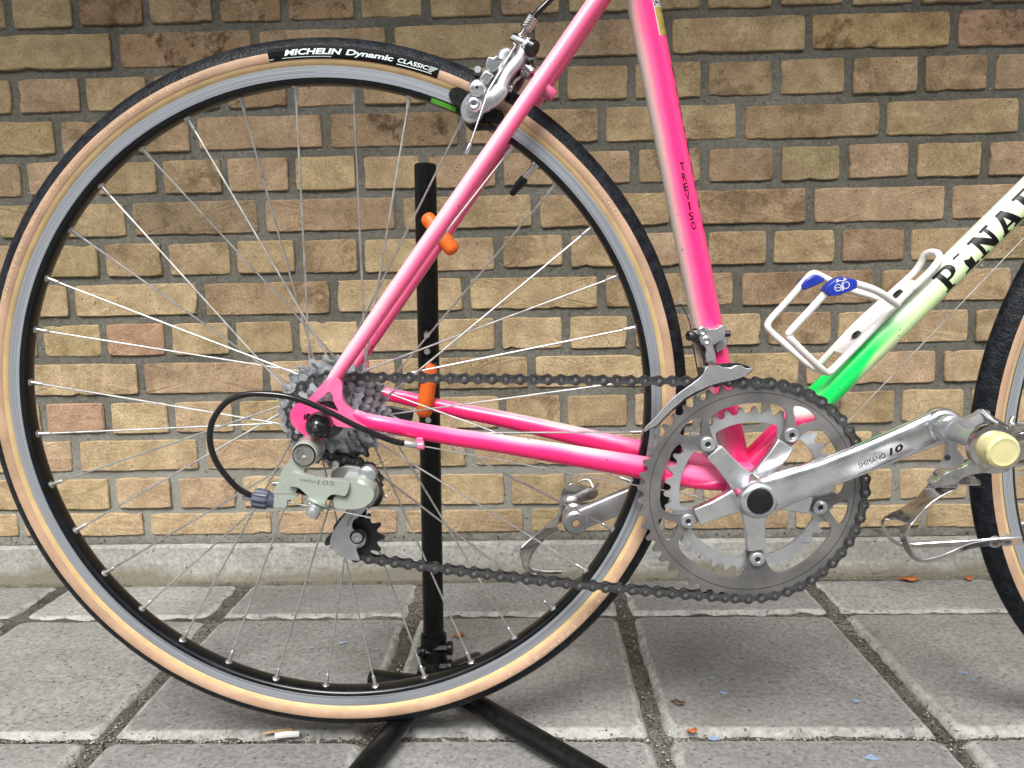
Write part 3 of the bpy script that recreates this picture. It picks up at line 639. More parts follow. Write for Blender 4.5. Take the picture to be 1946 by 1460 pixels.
CSP = [(0.0275, -0.0625, 0.0068), (0.0403, -0.062, -0.0003), (0.0576, -0.0615, -0.0046), (0.0869, -0.059, -0.0116), (0.1174, -0.056, -0.0184), (0.1628, -0.051, -0.0274), (0.2252, -0.043, -0.0413), (0.2901, -0.034, -0.0563), (0.3477, -0.03, -0.069)]
for sgn in (1, -1):
    pts = [Vector((p[0], p[1]*sgn, p[2])) for p in CSP]+[Vector((BBx-.012, -.022*sgn, BBz+.004))]
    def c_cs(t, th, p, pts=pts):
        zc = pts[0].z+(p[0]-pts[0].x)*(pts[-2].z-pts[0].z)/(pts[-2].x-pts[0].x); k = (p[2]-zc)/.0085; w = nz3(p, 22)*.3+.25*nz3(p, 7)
        c = lerp3(HOT, PINK, ss(-.6, -.1, k+w)); c = lerp3(c, SOFT, ss(-.1, .45, k+w)); return lerp3(c, CREAM, ss(.30, .85, k+w)*(1-ss(.66, .78, t)))  # pale top puts a highlight into the colour, over the paint's own fade
    R_ = [(.0045, .004), (.0068, .0055), (.0074, .0060), (.0076, .0064), (.0080, .0068), (.0086, .0072), (.0098, .0075), (.0110, .0078), (.0112, .008), (.010, .008)]
    path = smooth_path(pts, 8); K = len(path)-1; rad = []
    for i in range(K+1):
        x = i/K*9; j = min(int(x), 8); t = x-j; rad.append((R_[j][0]*(1-t)+R_[j+1][0]*t, R_[j][1]*(1-t)+R_[j+1][1]*t))
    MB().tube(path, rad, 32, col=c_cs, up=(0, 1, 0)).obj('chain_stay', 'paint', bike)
# brake and chainstay bridges
bq = Vector((0.2052, 0, 0.2909)); sa_ = Vector((A0.x, 0, A0.z)); sv_ = (Vector((A1.x, 0, A1.z))-sa_).normalized(); bb_ = sa_+sv_*(bq-sa_).dot(sv_); fw_ = Vector((sv_.z, 0, -sv_.x))
br = MB(); br.tube([(bb_.x, -.033, bb_.z), (bb_.x, -.012, bb_.z), (bb_.x, .012, bb_.z), (bb_.x, .033, bb_.z)], .0052, 20, col=lambda t, th, p: PINK)
br.obj('brake_bridge', 'paint', bike)
MB().tube([bb_-fw_*.006, bb_+fw_*.0145, bb_+fw_*.0155], [.0062, .0062, .0054], 20).obj('brake_boss', 'pink_plain', bike)
MB().tube([(BBx-.055, -.028, BBz+.006), (BBx-.055, .028, BBz+.006)], .006, 16, col=lambda t, th, p: PINK).obj('chainstay_bridge', 'paint', bike)
# dropouts
DO = [(0.0107, 0.0409), (0.002, 0.0347), (-0.0052, 0.0272), (-0.0132, 0.0201), (-0.0218, 0.0173), (-0.0272, 0.0114), (-0.0286, 0.0054), (-0.0272, -0.0015), (-0.0233, -0.0063), (-0.0185, -0.0103), (-0.0145, -0.0134), (-0.0095, -0.014), (-0.003, -0.0176), (0.0011, -0.0133), (0.0061, -0.0082), (0.0078, 0.0004), (0.0122, -0.0035), (0.0189, -0.0048), (0.0265, -0.0053), (0.0332, -0.0065), (0.0382, -0.0075), (0.0404, 0.0041), (0.0314, 0.0073), (0.0249, 0.0121), (0.0202, 0.0182), (0.0188, 0.0259), (0.0195, 0.0344), (0.0156, 0.0404)]
DW = [(0.0078, 0.028), (0.0026, 0.0241), (-0.0045, 0.0183), (0.0007, 0.0143), (0.0081, 0.0112), (0.0151, 0.0093), (0.0118, 0.0175), (0.0102, 0.0252)]
DS = [(-0.0161, 0.0069), (-0.0114, 0.0084), (-0.0066, 0.005), (-0.0035, 0.0002), (-0.007, -0.0019), (-0.0119, 0.0008), (-0.016, 0.0026)]
for sgn in (1, -1):
    y0, y1 = (-.0665, -.0605) if sgn > 0 else (.0605, .0665)
    MB().prism(smooth_loop(DO, 3), y0, y1, [smooth_loop(DW, 3), smooth_loop(DS, 3)]).obj('dropout', M['pink_plain'], bike, bevel=.0011)

# ---- wheels
PH = 0.10217; RN = 0.29842
def wheel(parent, n_sp=36, ph=PH, loc=(0, 0, 0), rot=0, drive=True):
    rim = MB()
    # U-shaped black rim body: inner bed, then sides up to the braking track
    rim.lathe([(.3038, -.0098), (.3014, -.0092), (.2998, -.0075), (.2988, -.004), (.2984, 0), (.2988, .004), (.2998, .0075), (.3014, .0092), (.3038, .0098), (.3060, .0085), (.3060, -.0085)], n=180, closed=True)
    w = rim.obj('wheel', 'rim_black', parent); w.location = loc; w.rotation_euler = (0, 0, rot)
    for sg in (-1, 1):
        MB().lathe([(.3040, .0090*sg), (.3040, .0100*sg), (.3139, .0102*sg), (.3139, .0080*sg)], n=180).obj('braking_track', 'track', w, smooth=20)
        MB().lathe([(.3130, .0084*sg), (.3141, .0094*sg), (.3150, .0102*sg), (.3166, .0111*sg), (.3184, .0118*sg), (.3186, .0116*sg)], n=180).obj('tyre_bead', 'bead', w)
        MB().lathe([(.3178, .0110*sg), (.3184, .0117*sg), (.3210, .0128*sg), (.3240, .0132*sg), (.3272, .0130*sg), (.3282, .0124*sg)], n=180).obj('tyre_sidewall', 'tan', w)
    prof = [(.3264, -.0126), (.3272, -.01325), (.3300, -.0121), (.3330, -.0102), (.3360, -.0076), (.3384, -.0044), (.3396, -.0018), (.3399, 0), (.3396, .0018), (.3384, .0044), (.3360, .0076), (.3330, .0102), (.3300, .0121), (.3272, .01325), (.3264, .0126)]
    tm = MB().lathe(prof, n=240); tm.v = [tuple(Vector(v)*(1+.0006*nz3(v, 70)+.0004*nz3(v, 260))) for v in tm.v]; tm.obj('tyre_tread', 'tread', w)
    # hub
    hb = MB().lathe([(.0, -.058), (.0065, -.058), (.0065, -.036), (.009, -.0335), (.0100, -.020), (.0225, -.0185), (.0250, -.0182), (.0250, -.0155), (.0225, -.0150), (.0125, -.011), (.0110, .006), (.0125, .030), (.0225, .0335), (.0250, .0338), (.0250, .0364), (.0225, .0367), (.0125, .040), (.0065, .044), (.0065, .062), (.0, .062)], n=40)
    hb.obj('hub', 'alloy_satin', w)
    for i in range(n_sp):
        t = ph+i*2*PI/n_sp; k = i % 4; near = k in (1, 3); sgn = 1 if k in (0, 1) else -1
        ly = -.0180 if near else .0348; off = (-.0012 if k == 1 else .0012)
        ta = t+sgn*math.radians(66); h_ = Vector((.0228*math.sin(ta), ly+off, .0228*math.cos(ta))); e = Vector((RN*math.sin(t), (-.001 if near else .001), RN*math.cos(t))); d = (h_-e).normalized()
        MB().tube([e+d*.012, e+(h_-e)*.5, h_], .00098, 8).obj('spoke', 'spoke', w)
        R3 = rot_to(d)
        MB().lathe([(0, -.0015), (.0036, -.0012), (.0038, .0), (.0030, .0009), (.0021, .0012), (.0019, .0030), (.0019, .0100), (.0013, .0125), (.0009, .0128)], e, 'Z', 10, mtx=R3).obj('nipple', 'spoke', w)
    return w
rear = wheel(bike); rear['label'] = 'rear wheel with black rim, silver braking track and tan-wall tyre'
FW = (0.9415, 0.0, -0.0277)
front = wheel(bike, loc=FW, rot=.085, ph=.02); front['label'] = 'front wheel, only its rear edge in view at the right'
# valve
tv = PH+3.5*2*PI/36; tv = math.atan2(0.1942, 0.2239); vd = Vector((-math.sin(tv), 0, -math.cos(tv))); vp = Vector((RN*math.sin(tv), 0, RN*math.cos(tv)))
MB().lathe([(0, -.001), (.0055, -.001), (.0055, .0015), (.003, .002), (.003, .016), (.0026, .017)], vp, 'Z', 14, mtx=rot_to(vd)).obj('valve', 'chrome', rear)
MB().lathe([(.0026, .015), (.0042, .016), (.0042, .025), (.0032, .027), (.0030, .034), (.0015, .0355), (0, .0355)], vp, 'Z', 16, mtx=rot_to(vd)).obj('valve_cap', 'black_plastic', rear)
# tyre patch and print
SIDE = [(.3178, .0110), (.3184, .0117), (.3210, .0128), (.3240, .0132), (.3272, .01325), (.3300, .0121), (.3330, .0102)]
def on_tyre(x, y, lift, a_c, r_c=.3240):
    """x runs clockwise along the tyre, y outwards; angle a_c at x=0"""
    r = r_c+y; a = a_c+x/r_c
    for i in range(len(SIDE)-1):
        if r <= SIDE[i+1][0] or i == len(SIDE)-2: t = (r-SIDE[i][0])/(SIDE[i+1][0]-SIDE[i][0]); l_ = SIDE[i][1]+(SIDE[i+1][1]-SIDE[i][1])*t; break
    return (r*math.sin(a), -(l_+lift), r*math.cos(a))
def ang(p): return math.atan2(p[0], p[2])
aL, aR = ang((-0.0411, -0.0115, 0.323)), ang((0.1099, -0.0115, 0.3054)); aC = (aL+aR)/2; half = (aR-aL)/2*.3240
pv, pf = poly_tris([[[(-half, -.0046), (half, -.0046), (half, .0064), (-half, .0064)]]])
wrap(pv, pf, lambda x, y: on_tyre(x, y, .00025, aC), .0012, 'tyre_patch', 'patch', rear)
def tyre_text(s, a0, a1, yc, h, shear, bold, mt, lift, sp=1):
    vs, fs = text_tris(s, 1, shear, bold, sp); vs = fit(vs, (a1-a0)*.3240, h); ac = (a0+a1)/2
    wrap([(x, y+yc) for x, y in vs], fs, lambda x, y: on_tyre(x, y, lift, ac), .004, 'tyre_lettering', mt, rear)
tyre_text('MICHELIN', ang((-0.0268, -0.0115, 0.3256)), ang((0.0248, -0.0115, 0.3246)), .0012, .0050, .25, .035, 'ink_white', .0005, 1.0)
tyre_text('Dynamic', ang((0.028, -0.0115, 0.3229)), ang((0.0702, -0.0115, 0.317)), .0004, .0062, .2, .025, 'ink_white', .0005, .95)
tyre_text('CLASSIC', ang((0.0737, -0.0115, 0.3152)), ang((0.1012, -0.0115, 0.309)), .0011, .0038, .22, .02, 'ink_white', .0005, 1.0)
bars = []
def barp(x0, x1, y0, y1, sh=.0): bars.append([[(x0, y0), (x1, y0), (x1+sh, y1), (x0+sh, y1)]])
def ax(p): return (ang(p)-aC)*.3240
x0, x1 = ax((-0.0407, -0.0115, 0.3213)), ax((0.015, -0.0115, 0.3214)); barp(x0, x0+.004, -.0033, -.0028); barp(x0+.0115, x1, -.0033, -.0028)
x0, x1 = ax((0.0724, -0.0115, 0.3127)), ax((0.1035, -0.0115, 0.305)); barp(x0, x1, -.0028, -.0022)
x0, x1 = ax((0.1021, -0.0115, 0.3101)), ax((0.1097, -0.0115, 0.3094))
for q in range(4): barp(x0-.0003*q, x1-.0016*q, .0026-.0013*q, .0032-.0013*q, .0004)
wrap(*poly_tris(bars), lambda x, y: on_tyre(x, y, .0005, aC), .004, 'tyre_lettering', 'ink_white', rear)
tyre_text('INFLATE TO 5 BARS (73 P S I) min / 7 BARS (102 P S I) MAX', math.radians(-69.5), math.radians(-18.5), -.0008, .0030, 0, .0, 'emboss', .0004, 1.1)
tyre_text('MICHELIN', math.radians(51), math.radians(58.5), -.0006, .0034, 0, .0, 'emboss', .0004, 1.1)
tyre_text('23-622 (700x23C)', math.radians(123), math.radians(150), -.0006, .0032, 0, .0, 'emboss', .0004, 1.3)
# rim sticker by the brake
for (a0_, a1_, mt) in ((ang((0.1021, -0.008, 0.2832)), ang((0.1247, -0.008, 0.276)), 'green_paint'), (ang((0.1467, -0.008, 0.2619)), ang((0.1656, -0.008, 0.251)), 'yellow_paint')):
    pv, pf = poly_tris([[[(0, .0), (1, .0), (1, 1), (0, 1)]]])
    wrap(pv, pf, lambda x, y, a0_=a0_, a1_=a1_: ((.3002-.0015*(1-y)+(.0024*y))*math.sin(a0_+(a1_-a0_)*x), -(.0084+.0014*y), (.3002-.0015*(1-y)+(.0024*y))*math.cos(a0_+(a1_-a0_)*x)), .12, 'rim_sticker', mt, rear)
# quick release: nut on the near side, lever on the far side
qc = MB().lathe([(.0, -.0925), (.0035, -.0925), (.0042, -.0920), (.0046, -.0905), (.0075, -.0885), (.0108, -.084), (.0118, -.078), (.0118, -.0735), (.0095, -.0690), (.0085, -.066), (0, -.066)], n=36); qc.obj('axle_nut', 'black_gloss', bike)
MB().lathe([(.0, -.0930), (.0019, -.0930), (.0026, -.0926), (.0030, -.0915), (.0030, -.0900)], n=18).obj('axle_tip', 'steel_dark', bike)
MB().lathe([(0, -.067), (.0048, -.067), (.0048, -.040), (0, -.040)], n=20).obj('axle', 'steel_dark', bike)
MB().lathe([(0, .066), (.009, .066), (.010, .078), (.007, .082), (0, .082)], n=24).obj('lever_boss', 'steel_dark', bike)
e1, e2 = Vector((0.0138, 0.08, -0.0178)), Vector((0.0611, 0.085, -0.0298))
MB().tube(smooth_path([(0, .078, 0), e1, (e1+e2)/2+Vector((0, .002, 0)), e2], 6), [(.006, .003, .8)]*12+[(.0068, .0028, .8)]*6+[(.004, .002, .8)], 16).obj('quick_release_lever', 'steel_dark', bike)

# ---- cassette
def teeth(N, r, phase=0, tip=.0024, root=.0032, frac=.26):
    """sprocket outline: rounded valleys on radius r (pin circle)"""
    pts = []
    for i in range(N):
        a = phase+2*PI*i/N; st = 2*PI/N    # valley centred at a (pin sits there)
        for da, rr_ in ((-.27, r-.0018), (-.16, r-.0036), (0, r-.0042), (.16, r-.0036), (.27, r-.0018), (.345, r+.0010), (.42, r+tip), (.50, r+tip*1.12), (.58, r+tip), (.655, r+.0010)):
            pts.append((rr_*math.sin(a+da*st), rr_*math.cos(a+da*st)))
    return pts
def pitch_r(N): return .0127/(2*math.sin(PI/N))
COGS = [(13, .0522), (14, .0476), (16, .0429), (18, .0382), (20, .0335), (22, .0288), (24, .0241), (26, .0194)]
cas = MB().lathe([(.0, -.0555), (.0145, -.0555), (.0170, -.0550), (.0175, -.0540), (.0175, -.0170), (.0, -.0170)], n=40).obj('cassette', 'steel_dark', bike)
MB().lathe([(.0085, -.0560), (.0135, -.0562), (.0150, -.0556), (.0150, -.0545)], n=32).obj('lockring', M['steel_dark'], cas)
for N, ly in COGS:
    r = pitch_r(N); ol = [(x, z) for x, z in teeth(N, r, .13*ly*100, .0019)]
    ins = circ((0, 0), .0172, 32)
    holes = [ins]
    if N >= 18:
        for k in range(N//3): a = 2*PI*k/(N//3)+N; holes.append(circ(((r-.0085)*math.cos(a), (r-.0085)*math.sin(a)), .0017, 8))
    MB().prism(ol, -ly-.0009, -ly+.0009, holes).obj('sprocket', 'cog', cas, smooth=25)

# ---- chainrings
C1 = (BBx, BBz)
def ring_obj(name, N, ly, th, inner_fn, windows, mt, phase):
    r = pitch_r(N); ol = [(C1[0]+x, C1[1]+z) for x, z in teeth(N, r, phase, .0022)]
    inn = [(C1[0]+inner_fn(a)*math.sin(a), C1[1]+inner_fn(a)*math.cos(a)) for a in [2*PI*k/240 for k in range(240)]]
    return MB().prism(ol, -ly-th/2, -ly+th/2, [inn]+windows).obj(name, mt, bike, bevel=.0007, seg=2)
A5 = [math.atan2(p[0]-C1[0], p[2]-C1[1]) for p in [(0.3488, -0.047, -0.0306), (0.4263, -0.047, -0.0238), (0.4567, -0.047, -0.0941), (0.3993, -0.047, -0.1448), (0.3326, -0.047, -0.1052)]]
def near5(a): d = min(((a-b+PI) % (2*PI)-PI for b in A5), key=abs); return d
def inner_out(a):
    d = abs(near5(a)); T = ((0, .0555), (.09, .0557), (.105, .060), (.115, .066), (.135, .0725), (.165, .0785), (.205, .0830), (.26, .0855), (.33, .0862), (2, .0862))
    for i in range(len(T)-1):
        if d <= T[i+1][0]: t = (d-T[i][0])/(T[i+1][0]-T[i][0]); return T[i][1]+(T[i+1][1]-T[i][1])*t
def inner_in(a):
    d = abs(near5(a)); r0 = .0668; tab = .0555
    if d < .10: return tab
    return tab+(r0-tab)*ss(.10, .20, d)
wins = []
for i, b in enumerate(A5):
    if i == 3: continue
    shp = [(-.135, .0875), (-.12, .0908), (0, .0925), (.12, .0908), (.135, .0875), (.10, .0830), (.045, .0770), (0, .0748), (-.045, .0770), (-.10, .0830)]
    wins.append(smooth_loop([(C1[0]+r*math.sin(b+d), C1[1]+r*math.cos(b+d)) for d, r in shp], 3))
# chain path first so that the teeth can be phased to the pins
def belt():
    g, q = (0.0222, -0.0663), (0.0211, -0.1178)
    cs = [(C1[0], C1[1], pitch_r(52), 1, .0465), (0, 0, pitch_r(18), 1, .0382), (g[0], g[1], .0205, -1, .0395), (q[0], q[1], .0205, 1, .0400)]
    out = []; n = len(cs); ds = []
    for i in range(n):
        a, b = cs[i], cs[(i+1) % n]; dx, dz = b[0]-a[0], b[1]-a[1]; D = math.hypot(dx, dz); ph = math.atan2(dz, dx)
        th = ph+math.asin((a[3]*a[2]-b[3]*b[2])/D); ds.append(th)
    pts = []
    for i in range(n):
        a = cs[i]; tin, tout = ds[i-1], ds[i]; s = a[3]
        ai, ao = tin-s*PI/2, tout-s*PI/2   # radius direction when arriving / leaving
        if s > 0:
            while ao < ai: ao += 2*PI
        else:
            while ao > ai: ao -= 2*PI
        k = max(2, int(abs(ao-ai)/.02))
        for j in range(k+1): t = ai+(ao-ai)*j/k; pts.append(Vector((a[0]+a[2]*math.cos(t), -a[4], a[1]+a[2]*math.sin(t))))
    return pts, cs
path, CS = belt()
# a slight sag on the lower run
dense = []
for i in range(len(path)):
    a, b = path[i], path[(i+1) % len(path)]; L = (b-a).length; k = max(1, int(L/.002))
    sag = .004 if (L > .15 and a.z < -.1) else 0
    for j in range(k): t = j/k; p = a.lerp(b, t); p.z -= sag*4*t*(1-t); dense.append(p)
pins = [dense[0]]; cur = dense[0]; i = 1; P_ = .0127
dense.append(dense[0])
while i < len(dense):
    if (dense[i]-cur).length >= P_:
        a, b = dense[i-1], dense[i]; lo, hi = 0, 1
        for _ in range(20):
            mid = (lo+hi)/2
            if (a.lerp(b, mid)-cur).length < P_: lo = mid
            else: hi = mid
        cur = a.lerp(b, hi); pins.append(cur); dense[i-1] = cur
        continue
    i += 1
def phase_for(c, N, r):
    cand = [p for p in pins if abs(math.hypot(p.x-c[0], p.z-c[1])-r) < .0008]; p = cand[len(cand)//2]; return math.atan2(p.x-c[0], p.z-c[1])
ph52 = phase_for(C1, 52, pitch_r(52))
big = ring_obj('chainring', 52, .0465, .0028, inner_out, wins, 'ring_alloy', ph52); big['label'] = 'large outer chainring, grey anodised'
small = ring_obj('chainring', 39, .0400, .0028, inner_in, [], 'inner_alloy', .1); small['label'] = 'small inner chainring, paler alloy'
MB().lathe([(.0955, -.0479), (.0955, -.04805), (.0961, -.04805), (.0961, -.0479)], (C1[0], 0, C1[1]), n=160).obj('chainring_groove', 'black_matt', bike)
# engraved marks on the lowest chainring tab
vs_, fs_ = text_tris('SG-X 52', 1, 0, 0); vs_ = fit(vs_, .016)
wrap([(x+C1[0]-.004, y+C1[1]-.079) for x, y in vs_], fs_, lambda x, y: (x, -.04795, y), 0, 'chainring_marking', 'ink_grey', bike)
# spider arms + crank arm
sp = MB()
for b in A5:
    d = Vector((math.sin(b), 0, math.cos(b))); q = Vector((math.cos(b), 0, -math.sin(b))); c = Vector((C1[0], 0, C1[1])); ol = []
    for (r, w) in ((.010, .0130), (.024, .0105), (.040, .0088), (.0560, .0088)): ol.append((c+d*r+q*w))
    for (r, w) in ((.0560, .0088), (.040, .0088), (.024, .0105), (.010, .0130)): ol.append((c+d*r-q*w))
    sp.prism([(p.x, p.z) for p in ol], -.0510, -.0420)
    bo = sp
spider = sp.obj('crank_spider', 'alloy', bike, bevel=.0013)
for b in A5:
    c = (C1[0]+.065*math.sin(b), 0, C1[1]+.065*math.cos(b))
    cb = MB().lathe([(.0026, -.0485), (.0026, -.0508), (.0030, -.0512), (.0060, -.0512), (.0068, -.0506), (.0070, -.0495), (.0070, -.0475)], c, n=28).obj('chainring_bolt', 'alloy_satin', bike)
    MB().prism(circ((c[0], c[2]), .0027, 6), -.0492, -.0484).obj('bolt_socket', 'black_matt', cb)
PE = Vector((0.5483, -0.075, -0.0109)); c0_ = Vector((C1[0], -.062, C1[1])); dv = PE-c0_
cp_ = [c0_+Vector((0, -.000, 0))-dv.normalized()*.004]+[c0_+dv*t+Vector((0, -.004*math.sin(PI*t), 0)) for t in (.04, .10, .2, .35, .5, .65, .8, .9, .96, 1.0)]
wd = [(.0155, .0065, .75), (.0172, .0068, .75), (.0172, .0070, .75), (.0158, .0072, .72), (.0143, .0072, .70), (.0140, .0070, .70), (.0141, .0069, .70), (.0145, .0069, .72), (.0152, .0070, .75), (.0158, .0072, .8), (.0155, .0072, .85)]
ca = MB().tube(smooth_path(cp_, 5), [tuple(wd[min(i//5, 9)][k]*(1-(i % 5)/5)+wd[min(i//5, 9)+1][k]*((i % 5)/5) for k in range(3)) if i < 50 else wd[10] for i in range(51)], 40, up=(0, 1, 0))
ca.lathe([(0, -.0830), (.0100, -.0830), (.0138, -.0820), (.0158, -.0795), (.0163, -.0750), (.0158, -.0700), (.0135, -.0685), (0, -.068)], (PE.x, 0, PE.z), n=40)
ca.lathe([(.0120, -.0690), (.0122, -.0716), (.0138, -.0720), (.0162, -.0706), (.0182, -.0666), (.0195, -.0600), (.0200, -.050), (.0190, -.041), (0, -.041)], (C1[0], 0, C1[1]), n=56)
crank = ca.obj('crank_arm', 'alloy', bike); crank['label'] = 'polished near crank arm with black lettering'
MB().lathe([(0, -.0716), (.0110, -.0716), (.0117, -.0712), (.0118, -.0700), (.0118, -.060)], (C1[0], 0, C1[1]), n=40).obj('crank_bolt_cap', 'black_plastic', crank)
for q in ((.0065, .007), (-.0055, -.005)): MB().lathe([(0, -.0704), (.0009, -.0704), (.0009, -.0695)], (C1[0]+q[0], -.0014, C1[1]+q[1]), n=8).obj('cap_hole', 'ink', crank)
cdir = Vector((dv.x, 0, dv.z)).normalized(); cn = Vector((-cdir.z, 0, cdir.x))
def on_crank(x, y): t = x/.17; p = c0_+Vector((cdir.x, 0, cdir.z))*x+cn*y; yy = -.062-(.013)*(x/dv.length)-.004*math.sin(PI*x/dv.length)-.0066-.00015; k = min(.98, abs(y)/.0141); return (p.x, yy-.0004+.0069*(1-(max(0, 1-k**2.86))**.35), p.z)
sx0 = (Vector((0.4752, -0.072, -0.0444))-c0_).dot(cdir); sx1 = (Vector((0.4986, -0.072, -0.0367))-c0_).dot(cdir); sx2 = (Vector((0.5018, -0.072, -0.0349))-c0_).dot(cdir); sx3 = (Vector((0.5141, -0.072, -0.0301))-c0_).dot(cdir)
yo = (Vector((0.487, -0.072, -0.0402))-c0_).dot(cn)
vs_, fs_ = text_tris('SHIMANO', 1, .1, .0); vs_ = fit(vs_, sx1-sx0, .0052); wrap([(x+(sx0+sx1)/2, y+yo) for x, y in vs_], fs_, on_crank, .003, 'crank_lettering', 'ink', crank)
vs_, fs_ = text_tris('10', 1, .2, .03); vs_ = fit(vs_, sx3-sx2, .0062); wrap([(x+(sx2+sx3)/2, y+yo+.0008) for x, y in vs_], fs_, on_crank, .003, 'crank_lettering', 'ink', crank)
# left crank, seen through the rear wheel
LE = Vector((0.2369, 0.072, -0.1475)); l0 = Vector((C1[0], .062, C1[1]))
la = MB().tube(smooth_path([l0, l0.lerp(LE, .2), l0.lerp(LE, .5), l0.lerp(LE, .8), LE], 6), [(.0160, .0075, .7)]*6+[(.0130, .0065, .6)]*12+[(.0125, .0062, .6)]*7, 32, up=(0, 1, 0))
la.lathe([(.0052, .0640), (.0052, .0620), (.0115, .0620), (.0138, .064), (.0142, .070), (.0142, .078), (.0125, .081), (0, .081)], (LE.x, 0, LE.z), n=36)
la.lathe([(0, .040), (.017, .040), (.0185, .06), (.016, .070), (0, .070)], (C1[0], 0, C1[1]), n=36)
lc = la.obj('crank_arm', 'alloy_satin', bike); lc['label'] = 'far-side crank arm, dull grey, seen through the wheel'
MB().lathe([(0, .0630), (.0030, .0628), (.0038, .0635), (.0050, .0640), (.0052, .0660)], (LE.x, 0, LE.z), n=20).obj('pedal_axle_end', 'wood', lc)

# ---- chain
def plate(L, r, wst, th, y):
    pts = []
    for k in range(9): a = PI/2+PI*k/8; pts.append((r*math.cos(a), r*math.sin(a)))
    pts += [(L*.33, -wst*1.08), (L*.5, -wst), (L*.67, -wst*1.08)]
    for k in range(9): a = -PI/2+PI*k/8; pts.append((L+r*math.cos(a), r*math.sin(a)))
    pts += [(L*.67, wst*1.08), (L*.5, wst), (L*.33, wst*1.08)]
    return pts, y-th/2, y+th/2
def link_mesh(outer):
    m_ = MB(); y = .0031 if outer else .0020; r = .0050 if outer else .0041
    for s_ in (-1, 1): m_.prism(*plate(.0127, r, .0031 if outer else .0026, .0010, y*s_))
    return m_
lo_me = link_mesh(True).mesh('outer_link', M['link'], 40); li_me = link_mesh(False).mesh('inner_link', M['link'], 40)
rl = MB()
for xx in (0, .0127): rl.lathe([(0, -.0023), (.0038, -.0023), (.0038, .0023), (0, .0023)], (xx, 0, 0), n=14)
rl_me = rl.mesh('rollers', M['link'], 40)
pm = MB()
for xx in (0, .0127): pm.lathe([(0, -.0041), (.0010, -.0041), (.0018, -.0038), (.0019, -.0030)], (xx, 0, 0), n=12); pm.lathe([(0, .0042), (.0018, .0039), (.0019, .0030)], (xx, 0, 0), n=12)
pin_me = pm.mesh('pins', M['pin'], 40)
bev = lambda o: None
chain_root = bpy.data.objects.new('chain', lo_me); link(chain_root, bike)
def place_link(o, a, b):
    d = (b-a); x = d.normalized(); y = Vector((0, 1, 0)); y = (y-x*y.dot(x)).normalized(); z = x.cross(y); m_ = Matrix.Identity(4)
    for r_ in range(3): m_[r_][0], m_[r_][1], m_[r_][2], m_[r_][3] = x[r_], y[r_], z[r_], a[r_]
    o.matrix_local = m_; return m_
m0 = place_link(chain_root, pins[0], pins[1]); inv = m0.inverted()
chain_root['label'] = 'dark oily chain running over the large chainring'
N_ = len(pins)
for i in range(N_-1):
    me = lo_me if i % 2 == 0 else li_me
    if i > 0:
        o = bpy.data.objects.new('chain_link', me); link(o, chain_root); o.matrix_local = inv @ place_link(o, pins[i], pins[i+1])
    pc = bpy.data.objects.new('chain_pins' if i % 2 == 0 else 'chain_roller', pin_me if i % 2 == 0 else rl_me); link(pc, chain_root); pc.matrix_local = inv @ place_link(pc, pins[i], pins[i+1])

#PART2
# ---- rear derailleur (sage grey)
rd = MB().lathe([(0, -.0600), (.0125, -.0600), (.0128, -.066), (.0118, -.080), (.0112, -.0855), (.0100, -.0868), (0, -.0868)], (-0.0127, 0, -0.0243), n=36)
MBP = (-0.0127, 0, -0.0243)
K2 = [(-0.0249, -0.0263), (-0.0263, -0.0302), (-0.0313, -0.0349), (-0.0352, -0.0412), (-0.0376, -0.0483), (-0.0398, -0.0523), (-0.0421, -0.0554), (-0.0428, -0.0591), (-0.0384, -0.0602), (-0.0315, -0.0601), (-0.0253, -0.0602), (-0.0224, -0.0578), (-0.023, -0.0542), (-0.0168, -0.0487), (-0.0148, -0.0416), (-0.0137, -0.0368), (-0.0064, -0.0306), (-0.0083, -0.0242), (-0.0181, -0.0217)]
rd.prism(smooth_loop(K2, 3), -.0835, -.0690)
rdo = rd.obj('rear_derailleur', 'sage', bike, bevel=.0022, seg=3); rdo['label'] = 'sage grey rear derailleur hanging below the cassette'
MB().lathe([(.0020, -.0868), (.0022, -.0880), (.0060, -.0886), (.0092, -.0880), (.0096, -.0868)], MBP, n=36).obj('pivot_bolt', 'chrome', rdo)
MB().lathe([(.0096, -.0864), (.0096, -.0876), (.0101, -.0876), (.0104, -.0866)], MBP, n=36).obj('bolt_ring', 'black_plastic', rdo)
# lower lip that takes the barrel adjuster
KL = [(-0.042, -0.0592), (-0.0427, -0.0628), (-0.0442, -0.0684), (-0.0442, -0.0725), (-0.0395, -0.073), (-0.0326, -0.0725), (-0.0312, -0.0663), (-0.024, -0.0656), (-0.0225, -0.0616), (-0.0232, -0.06), (-0.0301, -0.059)]
MB().prism(smooth_loop(KL, 3), -.0830, -.0700).obj('adjuster_boss', 'sage', rdo, bevel=.0018, seg=3)
